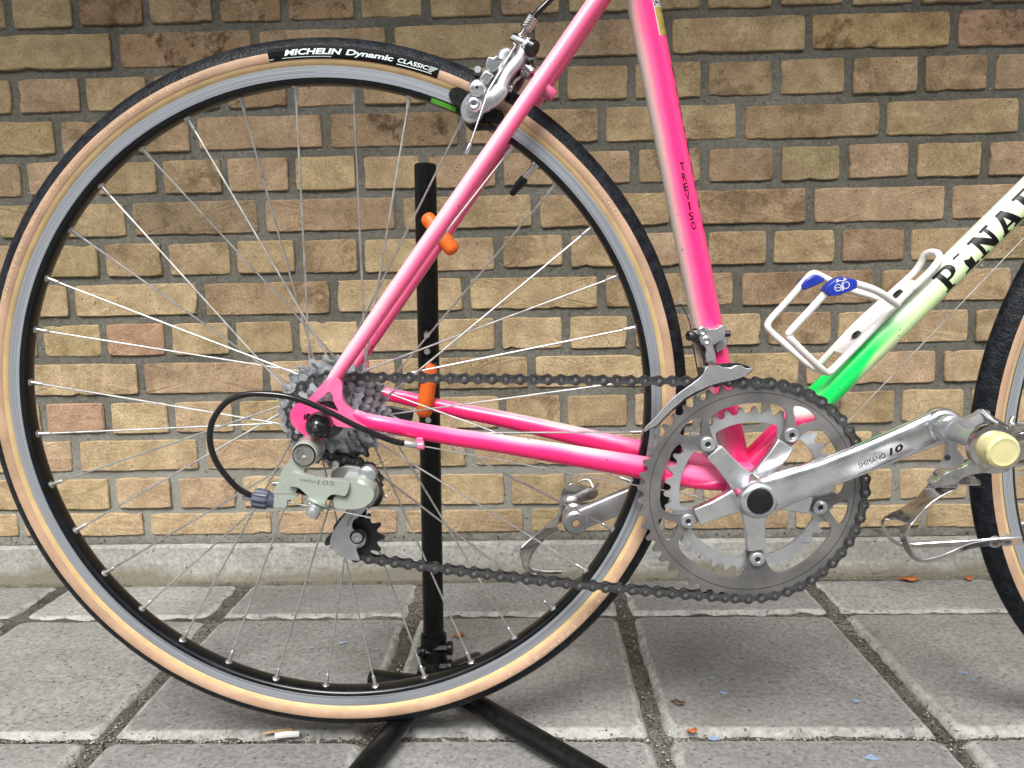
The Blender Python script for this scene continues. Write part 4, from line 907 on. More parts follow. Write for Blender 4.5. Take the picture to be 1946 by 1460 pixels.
# parallelogram link plate
K3 = [(-0.0236, -0.0394), (-0.018, -0.0401), (-0.0105, -0.0422), (-0.003, -0.0445), (0.006, -0.0463), (0.0143, -0.0468), (0.0219, -0.0474), (0.0258, -0.0498), (0.0253, -0.0542), (0.024, -0.0581), (0.0215, -0.0616), (0.0173, -0.0608), (0.0136, -0.0601), (0.0097, -0.0602), (0.0065, -0.0625), (0.0044, -0.0657), (0.0032, -0.0689), (0.0029, -0.0721), (-0.0024, -0.0708), (-0.0107, -0.0682), (-0.01, -0.0646), (-0.0117, -0.0606), (-0.0152, -0.0566), (-0.0203, -0.0525), (-0.0279, -0.0513), (-0.0267, -0.046)]
MB().prism(smooth_loop(K3, 2), -.0890, -.0820).obj('link_plate', 'sage', rdo, bevel=.0016, seg=3)
MB().prism(smooth_loop([(-0.023, -0.0574), (-0.0162, -0.0599), (-0.0095, -0.0624), (0.0011, -0.0642), (0.0112, -0.062), (0.0118, -0.0661), (0.007, -0.0684), (-0.0036, -0.0666), (-0.0142, -0.064), (-0.0217, -0.0614)], 2), -.0800, -.0720).obj('link_spring', 'black_plastic', rdo, bevel=.001)
# cable clamp bolt under the link plate
cb0, cb1 = Vector((-0.003, -0.086, -0.068)), Vector((-0.0065, -0.089, -0.0748)); dcb = (cb1-cb0).normalized()
MB().lathe([(0, -.001), (.0100, -.001), (.0100, .0015), (.0062, .0018), (.0058, .0060)], cb0, 'Z', 24, mtx=rot_to(dcb)).obj('clamp_washer', 'sage', rdo)
MB().lathe([(.0058, .004), (.0078, .0045), (.0078, .0052), (.0060, .0060), (.0060, .0130), (.0052, .0140), (.0026, .0140), (.0022, .0120), (0, .0120)], cb0, 'Z', 24, mtx=rot_to(dcb)).obj('clamp_bolt', 'alloy_satin', rdo)
# lower knuckle
K4 = [(0.0113, -0.0632), (0.0205, -0.0644), (0.0246, -0.0593), (0.0247, -0.0513), (0.0213, -0.0488), (0.0191, -0.0478), (0.029, -0.0497), (0.0365, -0.0523), (0.0426, -0.0548), (0.0462, -0.0597), (0.0451, -0.0661), (0.041, -0.0708), (0.0346, -0.0743), (0.026, -0.0754), (0.0153, -0.0746), (0.0107, -0.0731), (0.0102, -0.0686)]
kn = MB(); kn.prism(smooth_loop(K4, 3), -.0850, -.0600); kn.obj('lower_knuckle', 'sage', rdo, bevel=.0045, seg=4)
KC = (0.0332, 0, -0.0651)
MB().lathe([(0, -.074), (.0105, -.074), (.0130, -.071), (.0138, -.066), (.0138, -.054), (0, -.054)], KC, n=48).obj('spring_housing', 'sage', rdo)
MB().lathe([(.0134, -.0610), (.0150, -.0610), (.0152, -.0585), (.0148, -.0545), (0, -.0545)], KC, n=48).obj('housing_rim', 'steel_dark', rdo)
MB().lathe([(0, -.0690), (.0060, -.0685), (.0080, -.0670), (.0085, -.0600), (0, -.0595)], (0.0374, 0, -0.0497), n=32).obj('pivot_cap', 'alloy_satin', rdo)
# upper silver guard plate and cage plates
K5 = [(0.0037, -0.0487), (0.0066, -0.0463), (0.0123, -0.0438), (0.0203, -0.0429), (0.0281, -0.0441), (0.0359, -0.0472), (0.0427, -0.0523), (0.0468, -0.0586), (0.0469, -0.0668), (0.044, -0.0751), (0.0373, -0.0816), (0.0327, -0.0782), (0.041, -0.07), (0.0423, -0.0601), (0.0371, -0.0534), (0.0277, -0.0516), (0.0244, -0.0532), (0.0204, -0.0552), (0.01, -0.0552), (0.0046, -0.0541)]
MB().prism(smooth_loop(K5, 3), -.0600, -.0560).obj('upper_cage_plate', 'alloy_satin', rdo, bevel=.0012, seg=2)
K6 = [(0.0179, -0.085), (0.0263, -0.086), (0.0363, -0.0803), (0.0328, -0.0853), (0.0259, -0.0928), (0.0209, -0.0961), (0.0182, -0.1011), (0.0192, -0.1058), (0.0234, -0.1093), (0.0265, -0.1123), (0.0271, -0.1166), (0.0237, -0.1204), (0.0215, -0.1238), (0.0216, -0.1285), (0.0235, -0.1359), (0.0187, -0.1364), (0.0123, -0.1348), (0.0052, -0.1304), (-0.001, -0.1247), (-0.0031, -0.119), (-0.001, -0.111), (0.0044, -0.1017), (0.0123, -0.0917)]
cpl = MB().prism(smooth_loop(K6, 3), -.0540, -.0512).obj('outer_cage_plate', 'alloy_satin', rdo, bevel=.0008, seg=2)
K7 = [(0.0135, -0.0919), (0.0221, -0.093), (0.0287, -0.0948), (0.0248, -0.1043), (0.0211, -0.113), (0.0231, -0.1209), (0.021, -0.1288), (0.015, -0.1331), (0.005, -0.1312), (-0.0023, -0.1284), (-0.0099, -0.1291), (-0.0121, -0.1299), (-0.0138, -0.1273), (-0.0111, -0.1212), (-0.004, -0.1143), (-0.0011, -0.1064), (0.0061, -0.0979)]
MB().prism(smooth_loop(K7, 3), -.0330, -.0312).obj('inner_cage_plate', 'steel_dark', rdo, bevel=.0005, seg=1)
gq = [(Vector((0.0221, -0.0395, -0.0664)), .0205), (Vector((0.0211, -0.04, -0.1178)), .0205)]
for pc_, pr in gq:
    ol = [(pc_.x+x, pc_.z+z) for x, z in teeth(11, pitch_r(11), .2, .0022)]
    jp = MB().prism(ol, -.0415, -.0385, [circ((pc_.x, pc_.z), .005, 16)]).obj('jockey_wheel', 'black_matt', rdo, bevel=.0006, seg=1)
    MB().lathe([(.004, -.0420), (.0125, -.0420), (.0130, -.0412), (.0130, -.0388), (.004, -.038)], (pc_.x, 0, pc_.z), n=32).obj('jockey_hub', 'black_plastic', rdo)
    MB().lathe([(0, -.0505), (.0068, -.0505), (.0082, -.0495), (.0082, -.0430), (0, -.0430)], (pc_.x, 0, pc_.z), n=28).obj('jockey_washer', 'alloy_satin', rdo)
pq = (0.0226, 0, -0.1131)
MB().lathe([(.0018, -.0540), (.0020, -.0560), (.0034, -.0564), (.0050, -.0560), (.0056, -.0548), (.0056, -.0538)], pq, n=24).obj('pulley_bolt', 'chrome', rdo)
MB().lathe([(.0056, -.0538), (.0056, -.0546), (.0068, -.0546), (.0070, -.0538)], pq, n=24).obj('bolt_shadow_ring', 'black_plastic', rdo)
MB().prism(smooth_loop([(0.0444, -0.0719), (0.0471, -0.0744), (0.0469, -0.0787), (0.0438, -0.0837), (0.0397, -0.0846), (0.0369, -0.084), (0.0416, -0.0794)], 2), -.052, -.040).obj('stop_tab', 'black_plastic', rdo, bevel=.0012)
MB().lathe([(0, 0), (.0012, 0), (.0014, .001), (.0014, .004)], (0.0475, -0.05, -0.0752), 'X', 10).obj('stop_screw', 'chrome', rdo)
MB().lathe([(0, -.003), (.0020, -.003), (.0022, -.002), (.0022, .006)], (-0.0417, -0.078, -0.0522), 'X', 12).obj('limit_screw', 'chrome', rdo)
vs_, fs_ = text_tris('SHIMANO', 1, 0, 0); vs_ = fit(vs_, .0145, .0026); tpos = Vector((-0.0101, -0.0892, -0.0471)); al = math.radians(-9)
def lay(c, y, a): return lambda px, pz: (c.x+px*math.cos(a)-pz*math.sin(a), y, c.z+px*math.sin(a)+pz*math.cos(a))
wrap(vs_, fs_, lay(tpos, -.08915, al), 0, 'derailleur_lettering', 'ink_grey', rdo)
vs_, fs_ = text_tris('105', 1, .1, .0); vs_ = fit(vs_, .0150, .0042); tpos = Vector((0.0056, -0.0892, -0.0492))
wrap(vs_, fs_, lay(tpos, -.08915, math.radians(-6)), 0, 'derailleur_lettering', 'ink_grey', rdo)
vs_, fs_ = text_tris('SHIMANO', 1, 0, 0); vs_ = fit(vs_, .017, .0028); tpos = Vector((0.0174, -0.0542, -0.0952))
wrap(vs_, fs_, lay(tpos, -.05415, math.radians(63)), 0, 'cage_lettering', 'ink_grey', rdo)
# barrel adjuster
bA, bB = Vector((-0.0444, -0.078, -0.0683)), Vector((-0.0586, -0.079, -0.0653)); bd = (bB-bA).normalized(); R3 = rot_to(bd)
ba = MB().lathe([(0, 0), (.0062, 0), (.0066, .001), (.0066, .004), (.0070, .005)], bA, 'Z', 24, mtx=R3).obj('adjuster_collar', 'blue_grey', rdo)
kb = MB(); N_ = 40; prof = [(.0070, .005, .02), (.0082, .0065, .07), (.0084, .015, .07), (.0074, .0185, .04), (.0045, .020, 0), (0, .020, 0)]
for i in range(N_):
    th = 2*PI*i/N_
    for (r_, h_, k_) in prof: q = R3 @ Vector((r_*(1+k_*math.copysign(1, math.sin(th*10+.3)))*math.cos(th), r_*(1+k_*math.copysign(1, math.sin(th*10+.3)))*math.sin(th), h_)); kb.v.append(tuple(bA+q))
for i in range(N_):
    for j in range(len(prof)-1): a = i*6+j; b = ((i+1) % N_)*6+j; kb.f.append((a, b, b+1, a+1))
kb.obj('barrel_adjuster', 'blue_grey', rdo, smooth=25)
MB().lathe([(.0040, .019), (.0040, .027), (.0034, .0275), (0, .0275)], bA, 'Z', 18, mtx=R3).obj('ferrule', 'chrome', rdo)
# cable housing loop
HL = [(-0.0609, -0.08, -0.0642), (-0.0663, -0.082, -0.0604), (-0.0751, -0.085, -0.0523), (-0.0859, -0.09, -0.0333), (-0.0908, -0.092, -0.0173), (-0.0903, -0.094, -0.0023), (-0.0852, -0.095, 0.0121), (-0.0725, -0.096, 0.0262), (-0.0551, -0.096, 0.0324), (-0.0352, -0.096, 0.0321), (-0.0187, -0.0955, 0.0292), (-0.0041, -0.094, 0.0237), (0.0131, -0.091, 0.0144), (0.0316, -0.086, 0.0022), (0.0502, -0.079, -0.0092), (0.0648, -0.0725, -0.0172), (0.0738, -0.069, -0.0202)]
MB().tube(smooth_path(HL, 8), .0026, 18).obj('cable_housing', 'black_gloss', bike)
f0, f1 = Vector((0.0726, -0.0695, -0.0196)), Vector((0.084, -0.066, -0.0227))
MB().tube([f0, f0.lerp(f1, .05), f0.lerp(f1, .95), f1], [.0027, .0032, .0032, .0027], 20).obj('ferrule', 'alloy_satin', bike)
f2 = Vector((0.0864, -0.065, -0.0232))
stp = MB().lathe([(.0012, -.0030), (.0040, -.0028), (.0042, .0), (.0040, .0035), (.0012, .0038)], f2, 'X', 20)
stp.box(Vector((0.0863, -0.063, -0.0209)), (.006, .006, .010)); stp.obj('cable_stop', 'pink_plain', bike, bevel=.0008)
IC = [(0.0874, -0.065, -0.0236), (0.1296, -0.058, -0.0342), (0.1625, -0.055, -0.0418), (0.2329, -0.044, -0.0603), (0.3015, -0.036, -0.0767), (0.3559, -0.03, -0.0897)]+[(BBx+.004, -.012, BBz-.021)]
MB().tube(IC, .00065, 8).obj('shift_cable', 'spoke', bike)
cl = [Vector((-0.0302, -0.084, -0.0685)), Vector((-0.0114, -0.084, -0.0717)), Vector((0.0005, -0.083, -0.0743)), Vector((0.0387, -0.082, -0.0837))]
MB().tube(cl, .0006, 8).obj('cable_tail', 'spoke', rdo)
MB().tube([cl[-1]-(cl[-1]-cl[-2]).normalized()*.002, cl[-1]+(cl[-1]-cl[-2]).normalized()*.004], .0011, 8).obj('cable_end_cap', 'alloy', rdo)
# down-tube shift cables
n_d = Vector((ddir.z, 0, -ddir.x))
for yy, of in ((-.0085, .0245),):
    a_ = S0+ddir*.03+n_d*of; b_ = S0+ddir*.58+n_d*.0185
    if yy < 0: a_, b_ = Vector((0.442, -0.006, -0.0819)), Vector((0.6676, -0.006, 0.1716))
    MB().tube([(a_.x, yy, a_.z), (b_.x, yy, b_.z)], .0006, 8).obj('shift_cable', 'spoke', bike)
tc0, tc1 = Vector((0.2204, 0.03, 0.0064)), Vector((0.1902, 0.03, 0.0027))

# ---- front derailleur
bz = Vector((0.3618, 0, 0.0619)); tt = (bz-S0).dot(sdir); ctr = S0+sdir*tt
fd = MB().lathe([(.0146, -.0085), (.0162, -.0085), (.0168, -.0075), (.0168, .0075), (.0162, .0085), (.0146, .0085)], ctr, 'Z', 40, mtx=rot_to(sdir))
fdo = fd.obj('front_derailleur', 'alloy_satin', bike); fdo['label'] = 'front derailleur clamped to the seat tube above the chainring'
WG = [(0.3526, 0.0724), (0.3593, 0.0731), (0.364, 0.0759), (0.3666, 0.0759), (0.3681, 0.0718), (0.3674, 0.0665), (0.3654, 0.0633), (0.3618, 0.0607), (0.357, 0.0586), (0.3542, 0.0646)]
MB().prism(smooth_loop(WG, 3), -.0290, -.0150).obj('clamp_wing', 'alloy_satin', fdo, bevel=.003, seg=3)
MB().prism(smooth_loop([(0.3623, 0.0572), (0.3692, 0.0609), (0.3704, 0.0576), (0.3708, 0.0544), (0.3657, 0.0512), (0.3631, 0.0501)], 2), -.0200, -.0100).obj('clamp_foot', 'alloy_satin', fdo, bevel=.0015)
MB().tube([(0.3718, -0.012, 0.0665), (0.3772, -0.012, 0.0664)], .0030, 12).obj('clamp_bolt', 'steel_dark', fdo)
OLK = [(0.3363, 0.0725), (0.3404, 0.0734), (0.3472, 0.0749), (0.3494, 0.0722), (0.3522, 0.0658), (0.3539, 0.0595), (0.3562, 0.0525), (0.3572, 0.045), (0.3575, 0.0423), (0.3501, 0.0425), (0.3487, 0.0468), (0.3478, 0.0505), (0.3482, 0.0558), (0.346, 0.0596), (0.3433, 0.0618), (0.3417, 0.066), (0.34, 0.0692)]
MB().prism(smooth_loop(OLK, 3), -.0400, -.0330).obj('outer_link', 'alloy', fdo, bevel=.0018, seg=3)
MB().prism(smooth_loop([(0.3381, 0.0713), (0.3402, 0.0702), (0.3435, 0.0648), (0.3452, 0.0599), (0.348, 0.0572), (0.3503, 0.0485), (0.3527, 0.0398), (0.3523, 0.036), (0.3507, 0.0344), (0.3494, 0.042), (0.3472, 0.0475), (0.3454, 0.054), (0.3432, 0.0578), (0.3404, 0.0611), (0.3377, 0.0649)], 2), -.0330, -.0230).obj('inner_link', 'steel_dark', fdo, bevel=.0012)
for p, r_ in (((0.3436, -0.041, 0.073), .0040), ((0.3475, -0.041, 0.0645), .0040)):
    MB().lathe([(.0012, .0006), (.0014, -.0008), (.0030, -.0016), (r_, -.0008), (r_, .002)], p, n=24).obj('pivot_screw', 'chrome', fdo)
pb, pb2 = Vector((0.3399, -0.034, 0.068)), Vector((0.3292, -0.038, 0.0681)); dpb = (pb2-pb).normalized()
MB().lathe([(.0066, 0), (.0070, .001), (.0066, .0018), (.0042, .0022), (.0040, .003), (.0045, .0033), (.0045, .0082), (.0040, .0088), (.0020, .0088), (.0018, .007), (0, .007)], pb, 'Z', 24, mtx=rot_to(dpb)).obj('cable_anchor_bolt', 'steel_dark', fdo)
MB().tube([(0.3231, -0.04, 0.0999), (0.3271, -0.039, 0.0925), (0.3314, -0.038, 0.085), (0.3334, -0.038, 0.0786), (0.3346, -0.037, 0.0722)], .0006, 8).obj('cable_tail', 'steel_dark', fdo)
MB().lathe([(0, -.0028), (.0016, -.002), (.0021, 0), (.0016, .002), (0, .0028)], (0.3233, -0.04, 0.1), 'Z', 14).obj('cable_end_cap', 'alloy', fdo)
MB().tube([(0.3401, -0.02, 0.0588), (0.3444, -0.02, 0.0379), (0.3481, -0.015, 0.0242)], .0006, 8).obj('shift_cable', 'steel_dark', fdo)
FC = [(0.3442, 0.0417), (0.3476, 0.0428), (0.3566, 0.0435), (0.3596, 0.0414), (0.3667, 0.0409), (0.3706, 0.0428), (0.3756, 0.0431), (0.3808, 0.0398), (0.3872, 0.0409), (0.3859, 0.0377), (0.381, 0.0337), (0.3731, 0.0303), (0.3631, 0.0283), (0.353, 0.0264), (0.3451, 0.0233), (0.3351, 0.019), (0.3251, 0.0128), (0.3152, 0.0041), (0.3072, -0.0045), (0.3012, -0.0111), (0.2947, -0.0143), (0.2903, -0.0172), (0.289, -0.0146), (0.292, -0.0109), (0.2991, -0.0044), (0.307, 0.0054), (0.315, 0.014), (0.3229, 0.0204), (0.3309, 0.026), (0.3378, 0.0312), (0.3423, 0.036)]
MB().prism(FC, -.0552, -.0536).obj('outer_cage_plate', M['alloy'], fdo, bevel=.0005, seg=2)
FC2 = [(0.342, 0.0389), (0.347, 0.0402), (0.3603, 0.0425), (0.3766, 0.043), (0.387, 0.0399), (0.3911, 0.0378), (0.3852, 0.0329), (0.3731, 0.0269), (0.3567, 0.0226), (0.3425, 0.0159), (0.3303, 0.0088), (0.3181, -0.0015), (0.3079, -0.012), (0.3018, -0.0182), (0.3058, -0.0077), (0.3159, 0.0038), (0.3261, 0.0131), (0.3341, 0.0213), (0.3402, 0.0275)]
MB().prism(FC2, -.0405, -.0390).obj('inner_cage_plate', 'steel_dark', fdo, bevel=.0004, seg=1)
MB().strip([((0.3409, -0.04, 0.0395), (0.3436, -0.054, 0.0417)), ((0.3411, -0.04, 0.0337), (0.3431, -0.054, 0.0356)), ((0.3426, -0.04, 0.0274), (0.3388, -0.054, 0.031))], .0014).obj('cage_bridge', 'steel_dark', fdo)
MB().strip([((0.3911, -0.04, 0.0386), (0.3872, -0.054, 0.0409)), ((0.3892, -0.04, 0.0353), (0.3859, -0.054, 0.0377)), ((0.3844, -0.04, 0.0317), (0.381, -0.054, 0.0337))], .0014).obj('cage_bridge', 'steel_dark', fdo)
MB().strip([((0.2926, -0.04, -0.017), (0.2896, -0.054, -0.0157)), ((0.3048, -0.04, -0.0144), (0.2992, -0.054, -0.0127))], .0014).obj('cage_bridge', 'steel_dark', fdo)

# ---- near pedal with hanging toe clip
AX = Vector((PE.x, 0, PE.z))
pd = MB().lathe([(0, -.080), (.0085, -.080), (.0090, -.086), (.0125, -.088), (.0130, -.094), (.0090, -.098), (.0078, -.110), (.0078, -.136), (.0100, -.1440), (.0136, -.146), (.0138, -.152), (0, -.152)], AX, n=40)
pdo = pd.obj('pedal', 'alloy_satin', bike); pdo['label'] = 'near quill pedal with yellowed dust cap and hanging steel toe clip'
MB().lathe([(.0130, -.150), (.0138, -.1505), (.0143, -.1535), (.0141, -.160), (.0131, -.1640), (.0108, -.1656), (.0100, -.1652), (.0070, -.1655), (0, -.1655)], AX, n=48).obj('dust_cap', 'yellow_cap', pdo)
PI1 = [(0.533, -0.0061), (0.538, -0.0024), (0.5461, -0.0011), (0.5562, -0.0008), (0.5651, 0.0027), (0.5704, 0.0064), (0.576, 0.0061), (0.5786, -0.0002), (0.5811, -0.0055), (0.5823, -0.0128), (0.5759, -0.0159), (0.5698, -0.0168), (0.5635, -0.0146), (0.5531, -0.0123), (0.5508, -0.0154), (0.5512, -0.026), (0.5546, -0.0303), (0.5582, -0.0367), (0.5554, -0.0399), (0.5495, -0.043), (0.5448, -0.0493), (0.5403, -0.0567), (0.5353, -0.0593), (0.5312, -0.0571), (0.5347, -0.0512), (0.5402, -0.0428), (0.5441, -0.0343), (0.5445, -0.0258), (0.5423, -0.0184), (0.5369, -0.0141)]
MB().prism(smooth_loop(PI1, 3), -.0980, -.0905).obj('inner_cage_plate', 'alloy_satin', pdo, bevel=.0022, seg=3)
PI2 = [(0.5537, -0.002), (0.5453, -0.0023), (0.54, -0.0061), (0.5357, -0.0113), (0.5338, -0.0162), (0.5333, -0.021), (0.5294, -0.0254), (0.523, -0.0282), (0.5147, -0.031), (0.5094, -0.0353), (0.5027, -0.0401), (0.5062, -0.0423), (0.5156, -0.0418), (0.523, -0.0395), (0.5274, -0.0356), (0.5339, -0.0333), (0.5432, -0.032), (0.5518, -0.0326), (0.5621, -0.0314), (0.5698, -0.0237), (0.5776, -0.016), (0.5826, -0.0103), (0.5804, -0.0063), (0.572, -0.0072), (0.5646, -0.008)]
MB().prism(smooth_loop(PI2, 3), -.1500, -.1455).obj('outer_cage_plate', 'chrome', pdo, bevel=.0016, seg=3)
MB().lathe([(.0136, -.1440), (.0185, -.1450), (.0192, -.1475), (.0180, -.1510), (.0136, -.1520)], AX, n=44).obj('end_ring', 'chrome', pdo)
# front and rear cross plates joining the two cage sides
MB().strip([((0.5304, -0.096, -0.0559), (0.5043, -0.146, -0.0412)), ((0.5346, -0.096, -0.0506), (0.5152, -0.146, -0.035)), ((0.5392, -0.096, -0.0438), (0.5243, -0.146, -0.0298))], .0018).obj('front_cross_plate', 'chrome', pdo, bevel=.0004)
MB().strip([((0.5749, -0.096, 0.0045), (0.5837, -0.146, -0.0079)), ((0.5793, -0.096, -0.005), (0.5835, -0.146, -0.0147))], .0018).obj('rear_cross_plate', 'chrome', pdo, bevel=.0004)
# slot ears and strap wire at the back of the pedal
MB().tube(smooth_path([(0.5694, -0.098, 0.0071), (0.5736, -0.102, 0.0017), (0.5772, -0.108, -0.0016), (0.5807, -0.114, -0.0043), (0.5834, -0.118, -0.0065), (0.5835, -0.12, -0.001), (0.5817, -0.118, 0.0011), (0.5847, -0.116, 0.0047)], 6), .0019, 12).obj('strap_wire', 'chrome', pdo)
MB().tube(smooth_path([(0.5738, -0.106, -0.0056), (0.5754, -0.112, -0.0083), (0.5781, -0.122, -0.0089), (0.5804, -0.13, -0.0045), (0.5833, -0.134, -0.0016)], 6), .0021, 12).obj('strap_wire', 'chrome', pdo)
MB().prism(smooth_loop([(0.5654, -0.0069), (0.5722, -0.0034), (0.5743, -0.0045), (0.5735, -0.0065), (0.5672, -0.0098), (0.5654, -0.009)], 2), -.0988, -.0978).obj('strap_slot', 'black_matt', pdo)
for q in ((0.5436, -0.1, -0.0339), (0.5352, -0.1, -0.0473)): MB().lathe([(0, -.0008), (.0022, -.0006), (.0026, .001)], (q[0], -.0985, q[2]), n=14).obj('rivet', 'steel_dark', pdo)
# toe clip: sprung steel sheet that divides into two straps round the toe
TC = [((0.5221, -0.112, -0.0518), (0.5257, -0.145, -0.0405)), ((0.5189, -0.112, -0.0554), (0.5284, -0.142, -0.047)), ((0.5161, -0.112, -0.0596), (0.5202, -0.141, -0.0516)), ((0.5125, -0.112, -0.0647), (0.5111, -0.141, -0.0575)), ((0.5078, -0.111, -0.0692), (0.5042, -0.142, -0.0631)), ((0.5016, -0.108, -0.0755), (0.4967, -0.146, -0.0676)), ((0.4963, -0.104, -0.0811), (0.4907, -0.15, -0.072)), ((0.4933, -0.102, -0.0839), (0.4884, -0.151, -0.0741))]
TCs = []
la_, lb_ = smooth_path([p[0] for p in TC], 3), smooth_path([p[1] for p in TC], 3)
MB().strip(list(zip(la_, lb_)), .0014).obj('toe_clip', 'chrome', pdo, bevel=.0004)
arm1 = [((0.4927, -0.1, -0.0846), (0.4997, -0.113, -0.0838)), ((0.4901, -0.1, -0.0883), (0.4885, -0.112, -0.0837)), ((0.49, -0.1, -0.0927), (0.4861, -0.112, -0.0881)), ((0.4925, -0.1, -0.0993), (0.4888, -0.112, -0.0946)), ((0.4967, -0.1, -0.1054), (0.493, -0.112, -0.1)), ((0.5022, -0.1, -0.1099), (0.4975, -0.112, -0.1034)), ((0.5087, -0.101, -0.1125), (0.5027, -0.113, -0.1047)), ((0.5175, -0.104, -0.1127), (0.5103, -0.117, -0.1038)), ((0.5328, -0.108, -0.1108), (0.5252, -0.121, -0.1014)), ((0.5475, -0.111, -0.109), (0.5388, -0.125, -0.0992)), ((0.5579, -0.114, -0.1075), (0.549, -0.128, -0.0975)), ((0.5737, -0.118, -0.1065), (0.5629, -0.134, -0.0938)), ((0.5999, -0.121, -0.1044), (0.5876, -0.138, -0.0911))]
arm2 = [((0.4881, -0.136, -0.0802), (0.4902, -0.15, -0.072)), ((0.4868, -0.138, -0.0867), (0.4858, -0.151, -0.0811)), ((0.4886, -0.139, -0.0935), (0.487, -0.151, -0.0877)), ((0.4922, -0.139, -0.1008), (0.4904, -0.151, -0.0943)), ((0.4976, -0.139, -0.1071), (0.4937, -0.151, -0.1)), ((0.5045, -0.139, -0.1106), (0.4987, -0.151, -0.1029)), ((0.5129, -0.138, -0.1112), (0.506, -0.15, -0.1032)), ((0.5256, -0.136, -0.1089), (0.5184, -0.148, -0.1007)), ((0.5389, -0.133, -0.1057), (0.5308, -0.146, -0.0966)), ((0.5503, -0.13, -0.1035), (0.542, -0.143, -0.0939)), ((0.5685, -0.126, -0.1028), (0.5585, -0.141, -0.092)), ((0.5995, -0.1215, -0.1039), (0.5873, -0.1385, -0.0912))]
for am in (arm1, arm2):
    a_, b_ = smooth_path([p[0] for p in am], 4), smooth_path([p[1] for p in am], 4); MB().strip(list(zip(a_, b_)), .0012).obj('toe_clip_strap', 'chrome', pdo, bevel=.0003)
for q in ((0.5701, -0.13, -0.0978), (0.5799, -0.13, -0.0967)): MB().lathe([(.0022, -.0005), (.0030, -.0022), (.0048, -.0018), (.0052, 0)], q, n=20).obj('clip_rivet', 'alloy_satin', pdo)
MB().strip([((0.5292, -0.14, -0.0421), (0.5263, -0.146, -0.0424)), ((0.5353, -0.138, -0.0388), (0.533, -0.146, -0.0428)), ((0.542, -0.138, -0.038), (0.5397, -0.146, -0.0432)), ((0.5474, -0.14, -0.0425), (0.545, -0.145, -0.043))], .0014).obj('toe_clip_tab', 'chrome', pdo)

# ---- far pedal
LX = (LE.x, 0, LE.z)
fp = MB().lathe([(0, .081), (.009, .081), (.0095, .09), (.013, .092), (.011, .10), (.0105, .15), (.013, .155), (0, .158)], LX, n=28).obj('pedal', 'alloy_satin', bike); fp['label'] = 'far pedal with toe clip, seen through the rear wheel'
MB().prism(smooth_loop([(0.222, -0.1348), (0.2229, -0.1237), (0.2267, -0.1159), (0.2343, -0.1116), (0.245, -0.1138), (0.2541, -0.1172), (0.2601, -0.1181), (0.2647, -0.1221), (0.2617, -0.1292), (0.2449, -0.1337), (0.2388, -0.132), (0.2312, -0.135), (0.2265, -0.1445), (0.2204, -0.1508), (0.2188, -0.1604), (0.2111, -0.1635), (0.2034, -0.1633), (0.2065, -0.1602), (0.2173, -0.1507)], 2), .0935, .099).obj('inner_cage_plate', 'chrome', fp, bevel=.0015)
MB().prism(smooth_loop([(0.2351, -0.1488), (0.2368, -0.1404), (0.2449, -0.1372), (0.2627, -0.1409), (0.2708, -0.1427), (0.2643, -0.1494), (0.2464, -0.1524), (0.2399, -0.1608), (0.2317, -0.1726), (0.2202, -0.181), (0.2121, -0.1808), (0.2269, -0.164)], 2), .148, .152).obj('outer_cage_plate', 'chrome', fp, bevel=.001)
MB().tube(smooth_path([(0.2448, 0.12, -0.1185), (0.2503, 0.12, -0.1159), (0.2571, 0.118, -0.1165), (0.2604, 0.112, -0.1236), (0.2604, 0.105, -0.1309)], 5), .0016, 10).obj('strap_wire', 'chrome', fp)
MB().tube(smooth_path([(0.2682, 0.12, -0.1198), (0.2628, 0.12, -0.1278), (0.2633, 0.118, -0.1353), (0.2464, 0.112, -0.1395)], 5), .0014, 10).obj('strap_wire', 'chrome', fp)
fc = [((0.203, 0.105, -0.1687), (0.2223, 0.13, -0.1769)), ((0.1928, 0.107, -0.1775), (0.2127, 0.13, -0.1834)), ((0.1818, 0.105, -0.1863), (0.2015, 0.134, -0.1924)), ((0.1757, 0.103, -0.1928), (0.1942, 0.138, -0.2032)), ((0.1768, 0.103, -0.2036), (0.1865, 0.124, -0.2092)), ((0.1812, 0.103, -0.2177), (0.1837, 0.112, -0.2209)), ((0.1937, 0.103, -0.2229), (0.1947, 0.114, -0.2304))]
a_, b_ = smooth_path([p[0] for p in fc], 4), smooth_path([p[1] for p in fc], 4); MB().strip(list(zip(a_, b_)), .0012).obj('toe_clip', 'chrome', fp)
MB().tube(smooth_path([(0.2209, 0.134, -0.1792), (0.2065, 0.138, -0.1898), (0.1935, 0.142, -0.2048), (0.186, 0.143, -0.2189), (0.1842, 0.142, -0.2323), (0.1996, 0.14, -0.2386), (0.2256, 0.138, -0.2391)], 5), [(.004, .0012, .8)]*31, 10).obj('toe_clip_strap', 'chrome', fp)

